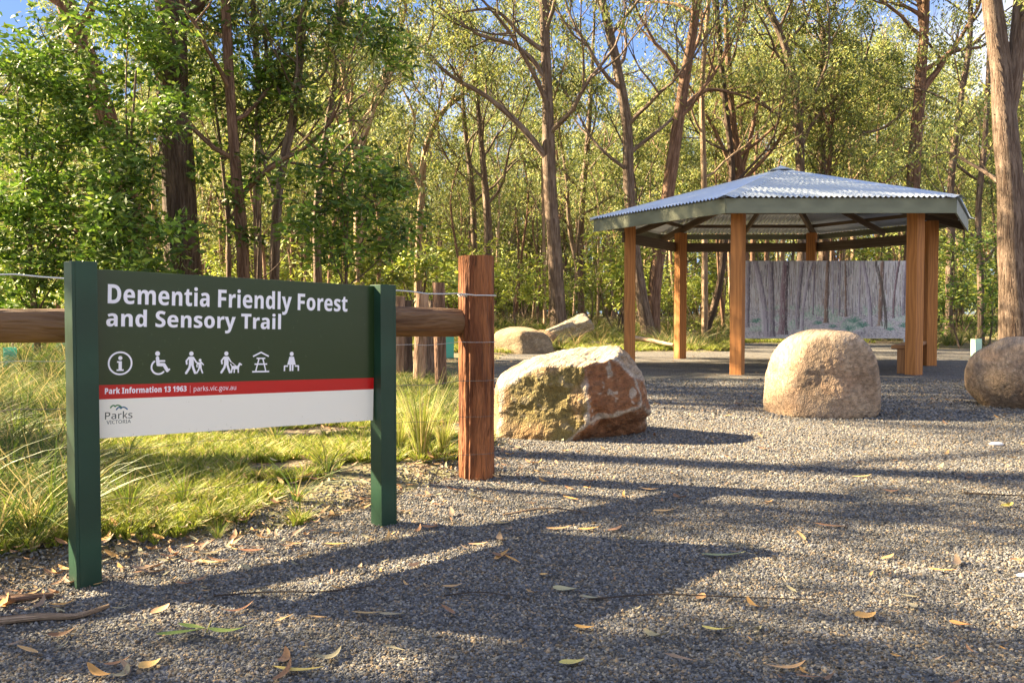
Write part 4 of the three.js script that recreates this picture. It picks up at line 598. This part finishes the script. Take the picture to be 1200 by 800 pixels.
pixTree('gum_tree', 'stout gum tree behind the right end of the roof with a limb forking right', [[1066, 400, 19], [1068, 300, 18], [1071, 210, 17], [1077, 120, 16], [1083, 40, 12], [1084, 0, 12]], 31, 18, { fromY: 11, reach: 3, bark: M.barkRed, limbs: [PL(31, [[1079, 108], [1098, 84], [1115, 62], [1150, 55]], 0.14), PL(31, [[1083, 20], [1062, 8], [1040, 2]], 0.09), PL(31, [[1072, 185], [1050, 205], [1035, 215], [1020, 225]], 0.06)] });
pixTree('gum_tree', 'slim gum tree between the stout tree and the big right-hand trunk', [[1112, 400, 10], [1114, 300, 10], [1116, 200, 9], [1126, 120, 8], [1137, 50, 7], [1138, 0, 6]], 30, 16, { fromY: 7, reach: 2.6, limbs: [PL(30, [[1118, 190], [1145, 210], [1170, 215], [1190, 222]], 0.06)] });
pixTree('gum_tree', 'large rough-barked gum tree at the right edge, forking into two stems', [[1196, 402, 40], [1188, 320, 36], [1185, 240, 34], [1178, 150, 32], [1174, 90, 27], [1163, 0, 24]], 21.5, 17, { fromY: 17, reach: 3, seg: 20, branches: 5, limbs: [PL(21.5, [[1179, 135], [1190, 80], [1194, 30], [1198, -60], [1200, -160]], 0.24), PL(21.5, [[1186, 225], [1160, 205, 1], [1135, 190, 1.5], [1110, 178, 2]], 0.06)] });
pixTree('gum_tree', 'massive dark trunk standing behind the left half of the sign', [[217, 400, 54], [214, 300, 50], [208, 200, 46], [203, 100, 43], [199, 0, 40]], 18, 17, { fromY: 15, reach: 3, seg: 20, branches: 6, bark: M.barkDark });
pixTree('gum_tree', 'brown trunk leaning left in the upper left corner', [[166, 330, 34], [148, 230, 32], [125, 150, 31], [100, 70, 28], [72, -10, 26]], 21, 18, { fromY: 15, reach: 3, branches: 6, bark: M.barkRed });
pixTree('gum_tree', 'reddish trunk above the left part of the sign lettering', [[288, 400, 18], [284, 300, 17], [277, 210, 16], [270, 120, 14], [264, 0, 12]], 18, 15, { fromY: 7.5, reach: 2.6, bark: M.barkRed });
pixTree('gum_tree', 'slender grey trunk right of the reddish one, behind the sign', [[303, 400, 11], [302, 300, 11], [301, 200, 10], [302, 100, 9], [296, 0, 7]], 20, 15, { fromY: 8, reach: 2.2 });
pixTree('gum_tree', 'forked trunk above the middle of the sign, leaning right', [[322, 400, 15], [322, 300, 14], [328, 210, 13], [345, 130, 11], [352, 60, 10], [358, 0, 9]], 19, 15, { fromY: 8, reach: 2.4, limbs: [PL(19, [[326, 240], [310, 190], [300, 150], [305, 90]], 0.07)] });
pixTree('gum_tree', 'grey trunk rising above the right part of the sign', [[372, 400, 13], [372, 320, 12], [371, 250, 11], [380, 170, 9], [392, 90, 8], [398, 0, 7]], 22, 15, { fromY: 7.5, reach: 2.5 });
pixTree('gum_tree', 'pale-limbed gum tree over the right end of the sign, forking wide', [[424, 400, 14], [420, 300, 13], [418, 200, 12], [408, 120, 9], [400, 60, 8], [404, 0, 7]], 26, 16, { fromY: 8, reach: 2.8, bark: M.barkPale, limbs: [PL(26, [[418, 185], [436, 130], [462, 60], [476, 10]], 0.12), PL(26, [[420, 150], [448, 110], [462, 80], [500, 50]], 0.09)] });
pixTree('gum_tree', 'crooked pale gum tree left of the fence post top', [[492, 400, 11], [490, 310, 10], [494, 230, 9], [500, 170, 8], [520, 130, 7], [545, 108, 6]], 31, 13, { fromY: 8, reach: 2.4, bark: M.barkPale, limbs: [PL(31, [[494, 225], [478, 180], [486, 140], [470, 100]], 0.08)] });
pixTree('gum_tree', 'grey trunk showing directly above the top of the fence post', [[574, 400, 12], [572, 320, 11], [571, 250, 10], [566, 190, 8], [560, 120, 6]], 30, 13, { fromY: 6.5, reach: 2.4 });
pixTree('gum_tree', 'slim dark trunk behind the bushes, half way between fence post and tall middle tree', [[556, 400, 9], [556, 300, 8], [553, 220, 8], [545, 150, 6]], 33, 14, { fromY: 6.5, reach: 2.4 });
pixTree('gum_tree', 'twin-stemmed trunk in the far trees right of the tall middle tree', [[682, 400, 10], [680, 300, 9], [684, 220, 8], [690, 150, 7]], 35, 16, { fromY: 7, reach: 2.8, limbs: [PL(35, [[681, 330], [668, 270], [664, 210], [655, 150]], 0.12)] });
pixTree('gum_tree', 'slim gum tree right of the right shelter posts, hung with leaves low down', [[1150, 400, 9], [1150, 330, 9], [1147, 250, 8], [1155, 160, 7], [1160, 60, 6]], 27, 14, { fromY: 5, reach: 2.4 });

// --- leafy understorey trees at the left, bright against the dark trunks
function bush(name, label, blobs, stemPx, opt = {}) {
  const Z = opt.Z, b0 = pix(stemPx[0], stemPx[1], Z), gy = groundY(b0.x, b0.z) - 0.05, base = V(b0.x, gy, b0.z), wood = new MB(), leaf = new MB(), o = { pal: BUSH, ll: 0.2, lw: 0.065, n: 700, droop: 0.15, ...opt };
  let topY = 0; for (const [x, y] of blobs) topY = Math.max(topY, pix(x, y, Z).y);
  const stem = smooth([V(0, 0, 0), V(rr(-0.2, 0.2), (topY - gy) * 0.4, rr(-0.3, 0.3)), V(rr(-0.3, 0.3), (topY - gy) * 0.85, 0)], 10); wood.tube(stem, stem.map((_, k) => o.stem * (1 - 0.07 * k)), 8, [1, 1, 1], 0.1, b0.x);
  for (const [x, y, w, h, dz = 0] of blobs) {
    const c = pix(x, y, Z + dz).sub(base), rx = 1.15 * w / F * Z, ry = 1.15 * h / F * Z, a = stem[Math.max(1, Math.min(10, Math.round(10 * (c.y * 0.7) / (topY - gy))))];
    const q = smooth([a, a.clone().lerp(c, 0.5).add(V(0, -0.15, rr(-0.3, 0.3))), c], 6); wood.tube(q, q.map((_, k) => o.stem * 0.4 * (1 - 0.1 * k)), 5, [1, 1, 1]);
    const m = Math.max(3, Math.round(1.8 * o.n * w * h / 2500 / 38));
    for (let k = 0; k < m; k++) { const s = onSphere().multiplyScalar(Math.pow(R(), 0.5)); const e = V(c.x + s.x * rx, c.y + s.y * ry, c.z + s.z * rx); if (k % 3 === 0) { const t = [c.clone().lerp(e, 0.1), c.clone().lerp(e, 0.6).add(V(0, -0.05, 0)), e]; wood.tube(t, [0.014, 0.01, 0.005], 4, [1, 1, 1]); } cluster(leaf, e, 0.34 * (o.cs ?? 1), 38, o.ll, o.lw, o.pal, o.droop, 0.7); }
  }
  const g = thing(name, label, opt.category ?? 'tree', [base.x, base.y, base.z]); part('trunk', wood.geo(), o.bark ?? M.bark, g); part('crown', leaf.geo(), M.leafShiny, g); return g;
}
R = rngOf(515);
bush('leafy_tree', 'broad leafy green tree at the left edge above the log rail', [[20, 90, 60, 60], [60, 170, 70, 60], [20, 240, 60, 55], [75, 265, 60, 50], [60, 60, 60, 45, 1], [100, 130, 45, 50], [10, 310, 50, 40], [70, 320, 50, 30], [10, 365, 45, 26], [62, 372, 32, 22]], [45, 430], { Z: 17, stem: 0.07, n: 620 });
bush('leafy_tree', 'leafy green tree in front of the massive dark trunk', [[150, 200, 40, 50], [165, 270, 60, 40], [120, 300, 50, 30], [180, 60, 50, 50, 1], [150, 20, 60, 40], [130, 230, 40, 50], [180, 320, 50, 30], [200, 130, 30, 40]], [150, 430], { Z: 16, stem: 0.06, n: 560 });
bush('leafy_tree', 'dark leafy tree high at the top left between the two big trunks', [[250, 30, 70, 40], [330, 40, 60, 50], [390, 20, 60, 30], [300, 90, 50, 40], [240, 100, 30, 40], [350, 110, 50, 40], [440, 50, 40, 40], [280, 150, 40, 35]], [266, 430], { Z: 19, stem: 0.07, n: 480 });
bush('leafy_tree', 'bushy green tree above the right half of the sign', [[400, 200, 60, 40], [380, 250, 50, 50], [440, 240, 55, 45], [470, 270, 30, 30], [400, 295, 40, 25]], [405, 430], { Z: 17, stem: 0.05, n: 430 });
bush('leafy_tree', 'low leafy shrub above the sign centre, between slender trunks', [[270, 260, 26, 45], [300, 190, 34, 30], [350, 270, 25, 30], [240, 200, 22, 30]], [300, 430], { Z: 18, stem: 0.04, n: 330 });
bush('shrub', 'bright green shrub behind the rail, left of the fence post', [[470, 318, 35, 25], [505, 310, 30, 28], [530, 330, 22, 25], [440, 330, 25, 25]], [490, 410], { Z: 19, stem: 0.035, n: 420, category: 'shrub', pal: YOUNG });
const BR = { category: 'shrub', pal: YOUNG, stem: 0.03, ll: 0.18, lw: 0.055, cs: 1.3 };
bush('shrub', 'yellow-green shrub right behind the fence post', [[600, 330, 26, 32], [625, 350, 20, 24], [590, 300, 16, 20]], [605, 395], { Z: 27.5, n: 420, ...BR });
bush('shrub', 'bright shrub left of the tall middle trunk at its foot', [[625, 305, 26, 24], [637, 340, 18, 26]], [632, 395], { Z: 29, n: 420, ...BR });
bush('shrub', 'leafy shrub right of the tall middle trunk', [[690, 330, 30, 32], [710, 300, 22, 26], [675, 360, 16, 16]], [690, 395], { Z: 29, n: 420, ...BR });
bush('shrub', 'shrub seen between the left and back-left shelter posts', [[772, 355, 18, 20], [815, 370, 16, 16]], [782, 395], { Z: 32, n: 420, ...BR });
bush('shrub', 'tall leafy shrub right of the shelter, lit yellow-green', [[1118, 300, 28, 42], [1135, 345, 36, 34], [1110, 370, 20, 20], [1150, 290, 22, 28]], [1125, 405], { Z: 24.5, n: 520, ...BR, pal: [...YOUNG, ...BUSH] });
bush('shrub', 'shrub in the shade beside the big right-hand trunk', [[1160, 345, 22, 34], [1168, 380, 16, 18], [1172, 290, 12, 26]], [1160, 405], { Z: 25.5, n: 480, ...BR, pal: BUSH });
bush('shrub', 'low grey-green shrub behind the right end of the printed panel', [[1098, 350, 14, 34], [1095, 300, 10, 18]], [1096, 405], { Z: 26, n: 420, ...BR, pal: BUSH });

let SHR;
// --- the forest behind: a few trees of different build, each many times over
R = rngOf(909);
const protoSpec = [[16, 0.17, 0.42, M.bark, 3], [18, 0.2, 0.5, M.barkRed, 3.2], [14, 0.13, 0.4, M.bark, 2.6], [19, 0.22, 0.45, M.barkPale, 3.4], [15, 0.14, 0.3, M.barkDark, 2.6], [12, 0.1, 0.28, M.bark, 2.2]];
const protos = protoSpec.map(([H, r, from, bark, reach]) => {
  const lean = V(rr(-1, 1), 0, rr(-1, 1)), pts = [0, 0.3, 0.6, 0.82].map((t) => V(lean.x * t * t * 1.2 + rr(-0.2, 0.2) * t, H * t, lean.z * t * t * 1.2 + rr(-0.2, 0.2) * t));
  return tree('forest_gum', 'slender gum tree among many in the forest', 'tree', pts, [r * 0.85, r * 0.7, r * 0.5, r * 0.3], { from, bark, reach, ll: 0.27, lw: 0.08, cn: 36, cr: 0.62, branches: 7, seg: 8, dens: 0.22, droop: 0.6 });
});
const zoneOf = (px) => px < 330 ? ['gum tree in the forest behind the sign', 'forest trees behind the left half of the sign'] : px < 590 ? ['gum tree in the forest right above the sign', 'forest trees above the right end of the sign'] : px < 830 ? ['gum tree in the forest left of the shelter', 'forest trees left of the shelter'] : px < 1075 ? ['gum tree in the forest behind the shelter roof', 'forest trees behind the shelter'] : ['gum tree in the forest right of the shelter', 'forest trees right of the shelter'];
{
  const spots = []; let tries = 0;
  while (spots.length < 92 && tries++ < 9000) { const Z = 31 + 70 * Math.pow(R(), 1.1), px = rr(-30, 1260), x = (px - 600) / F * Z; if (sdGravel(x, -Z) < 2.5 || (Z < 33 && px > 560) || (px > 505 && px < 735 && Z < 58) || (px > 1080 && px < 1165 && Z < 50)) continue; if (spots.some(([a, b]) => Math.hypot(a - x, b - Z) < 1.4 + Z * 0.012)) continue; spots.push([x, Z, px]); }
  const taken = new Set();
  spots.forEach(([x, Z, px]) => { const k = (R() * protos.length) | 0, zn = zoneOf(px), group = zn[1], label = ['grey-barked ', 'reddish-barked ', 'slim grey ', 'pale-barked ', 'dark-barked ', 'small grey '][k] + zn[0] + (Z < 48 ? ', nearer' : ', far back'); let o; if (!taken.has(k)) { taken.add(k); o = protos[k]; o.userData.label = label; o.userData.group = group; } else o = copyOf(protos[k], label, group); o.position.set(x, groundY(x, -Z) - 0.1, -Z); o.rotation.y = rr(0, 6.28); const s = rr(0.85, 1.15) * (0.6 + (Z - 31) * 0.0125); o.scale.set(s, s * rr(0.9, 1.15), s); });
}
// thin saplings
{
  const sap = [0, 1, 2].map((k) => tree('sapling', 'thin sapling', 'sapling', [V(0, 0, 0), V(rr(-0.3, 0.3), 3, rr(-0.3, 0.3)), V(rr(-0.5, 0.5), 6, rr(-0.5, 0.5)), V(rr(-0.9, 0.9), 8.5, rr(-0.9, 0.9))], [0.075, 0.06, 0.045, 0.02], { from: 0.4, reach: 1.3, level: 1, branches: 8, bark: [M.bark, M.barkPale, M.barkRed][k], seg: 6, cn: 22, cr: 0.4, dens: 0.6, ll: 0.2, lw: 0.05 }));
  const taken = new Set(); let n = 0, tries = 0;
  while (n < 130 && tries++ < 4000) { const Z = 27 + 40 * R(), px = rr(-20, 1230), x = (px - 600) / F * Z; if (sdGravel(x, -Z) < 3.5) continue; n++; const k = (R() * 3) | 0, z = zoneOf(px), label = ['grey ', 'pale ', 'reddish '][k] + z[0].replace('gum tree in the forest', 'sapling stem among the trees') + (Z < 44 ? ', a near one' : ', a far one'), group = z[1].replace('forest trees', 'thin saplings'); let o; if (!taken.has(k)) { taken.add(k); o = sap[k]; o.userData.label = label; o.userData.group = group; } else o = copyOf(sap[k], label, group); o.position.set(x, groundY(x, -Z) - 0.05, -Z); o.rotation.y = rr(0, 6.28); const s = rr(0.8, 1.3) * (0.8 + (Z - 27) * 0.012); o.scale.set(s, s * rr(0.9, 1.2), s); }
}
// the far wood that reads as one mass
for (let k = 0; k < 2; k++) {
  const b = new MB(), w = new MB(), o = { ...EO, cr: 0.8, cn: 20, ll: 0.5, lw: 0.16, dens: 0.5 };
  for (let i = 0; i < 26; i++) { const y = Math.pow(R(), 0.8) * 15 + 0.6, r = 1.2 + y * 0.16, a = rr(0, 6.28), q = Math.sqrt(R()) * r; for (let j = 0; j < 3; j++) cluster(b, V(Math.cos(a) * q + rr(-0.9, 0.9), y + rr(-0.6, 0.6), Math.sin(a) * q + rr(-0.9, 0.9)), 0.8, 20, 0.5, 0.17, EUC, 0.5); }
  for (let i = 0; i < 3; i++) b.tube([V(rr(-1.5, 1.5), -0.3, rr(-1.5, 1.5)), V(rr(-1.5, 1.5), 7, rr(-1.5, 1.5)), V(rr(-2, 2), 14, rr(-2, 2))], [0.16, 0.12, 0.05], 5, [0.3, 0.24, 0.2]);
  const it = []; for (let i = 0; i < 150; i++) { const Z = 78 + 60 * R(), x = rr(-0.7, 0.7) * Z; it.push([x, Z]); }
  const im = new THREE.InstancedMesh(b.geo(), M.leaf, it.length), m4 = new THREE.Matrix4(), q = new THREE.Quaternion(); nm(im, 'far_wood'); it.forEach(([x, Z], i) => { const s = rr(0.8, 1.3); m4.compose(V(x, groundY(x, -Z, 20), -Z), q.setFromAxisAngle(V(0, 1, 0), rr(0, 6.3)), V(s, s, s)); im.setMatrixAt(i, m4); });
  im.userData = { kind: 'stuff', label: 'far wood closing the view between the trunks', category: 'wood' }; im.castShadow = im.receiveShadow = true; scene.add(im);
}
// saplings and shrubs of the understorey
{
  const shr = SHR = [0, 1, 2].map((k) => { const wood = new MB(), leaf = new MB(); for (let i = 0; i < 7; i++) limb(wood, leaf, V(rr(-0.1, 0.1), 0, rr(-0.1, 0.1)), V(rr(-0.7, 0.7), 1, rr(-0.7, 0.7)), rr(1.0, 2.0), 0.025, 1, { ...EO, cr: 0.36, cn: 22, ll: 0.19, lw: 0.055, pal: YOUNG, droop: 0.2, kids: 3, dens: 0.6 }); const g = thing('understorey_shrub', 'leafy understorey shrub', 'shrub'); part('stem', wood.geo(), M.bark, g); part('foliage', leaf.geo(), M.leaf, g); return g; });
  const taken = new Set(); let n = 0, tries = 0;
  while (n < 110 && tries++ < 4000) { const Z = 27 + 45 * R(), px = rr(-60, 1260), x = (px - 600) / F * Z; if (sdGravel(x, -Z) < 3) continue; n++; const k = (R() * 3) | 0, z = zoneOf(px), label = ['dark green ', 'bright ', 'yellow-green '][k] + z[0].replace('gum tree in the forest', 'shrub under the trees') + (Z < 44 ? ', a near one' : ', a far one'), group = z[1].replace('forest trees', 'understorey shrubs'); let o; if (!taken.has(k)) { taken.add(k); o = shr[k]; o.userData.label = label; o.userData.group = group; } else o = copyOf(shr[k], label, group); o.position.set(x, groundY(x, -Z) - 0.05, -Z); o.rotation.y = rr(0, 6.28); o.scale.setScalar(rr(0.7, 1.4)); }
}

// --- trees out of the frame to the left whose shadows lie on the clearing
R = rngOf(404);
for (const [x, Z, H, r, from, reach, label] of [[-11.4, 9.6, 13, 0.26, 0.55, 3, 'gum tree out in the grass left of the clearing, nearest the camera'], [-13.8, 14.4, 15, 0.28, 0.55, 3, 'gum tree left of the clearing beyond the nearest one'], [-17.5, 22.2, 17, 0.24, 0.55, 3, 'gum tree left of the clearing standing farthest back'], [-14.9, 16.6, 14, 0.26, 0.6, 2.6, 'gum tree left of the clearing, third from the camera'], [-7.0, 6.9, 8, 0.08, 0.66, 1.6, 'slim gum sapling left of the clearing beside the nearest gum tree'], [-9.9, 14.8, 12, 0.2, 0.62, 2.6, 'gum tree just outside the left edge of the photo'], [-8.2, 4.7, 6, 0.09, 0.5, 1.6, 'small gum sapling left of the clearing']]) {
  const y = groundY(x, -Z) - 0.1, pts = [0, 0.35, 0.7, 0.9].map((t) => V(x + rr(-0.3, 0.3) * t, y + H * t, -Z + rr(-0.3, 0.3) * t));
  tree('gum_tree', label, 'tree', pts, [r, r * 0.85, r * 0.6, r * 0.35], { from, reach, ll: 0.22, lw: 0.06, branches: H < 9 ? 8 : 9, cn: H < 9 ? 24 : H === 13 || H === 12 ? 22 : 32, dens: H < 9 ? 0.15 : H === 13 || H === 12 ? 0.1 : 0.25 });
}
{
  const y = groundY(-5.9, -6.1), g0 = pix(-390, 455, 6.1); bush('shrub', 'dense shrub in the grass left of the sign, beyond the edge of the photo', [[-330, 290, 110, 90], [-350, 190, 100, 80], [-300, 140, 70, 50], [-400, 300, 90, 80]], [-330, 470], { Z: 6.1, stem: 0.04, n: 130, category: 'shrub' });
}
// trees on the far side of the clearing, right of and behind the camera, which the glossy sign mirrors
R = rngOf(505);
for (let i = 0; i < 16; i++) {
  const k = (R() * protos.length) | 0, a = rr(-0.55, 0.75), d = rr(14, 27), o = copyOf(protos[k], ['grey-barked', 'reddish-barked', 'slim grey', 'pale-barked', 'dark-barked', 'small grey'][k] + ' gum tree beyond the right side of the clearing', 'trees right of the camera');
  const x = Math.cos(a) * d, z = Math.sin(a) * d; if (x < -z * 0.62 + 2) o.position.set(x + 8, groundY(x, z, 5), z); else o.position.set(x, groundY(x, z, 5), z); o.rotation.y = rr(0, 6.28); const s = rr(0.55, 0.8); o.scale.setScalar(s);
}
renderer.render(scene, camera);
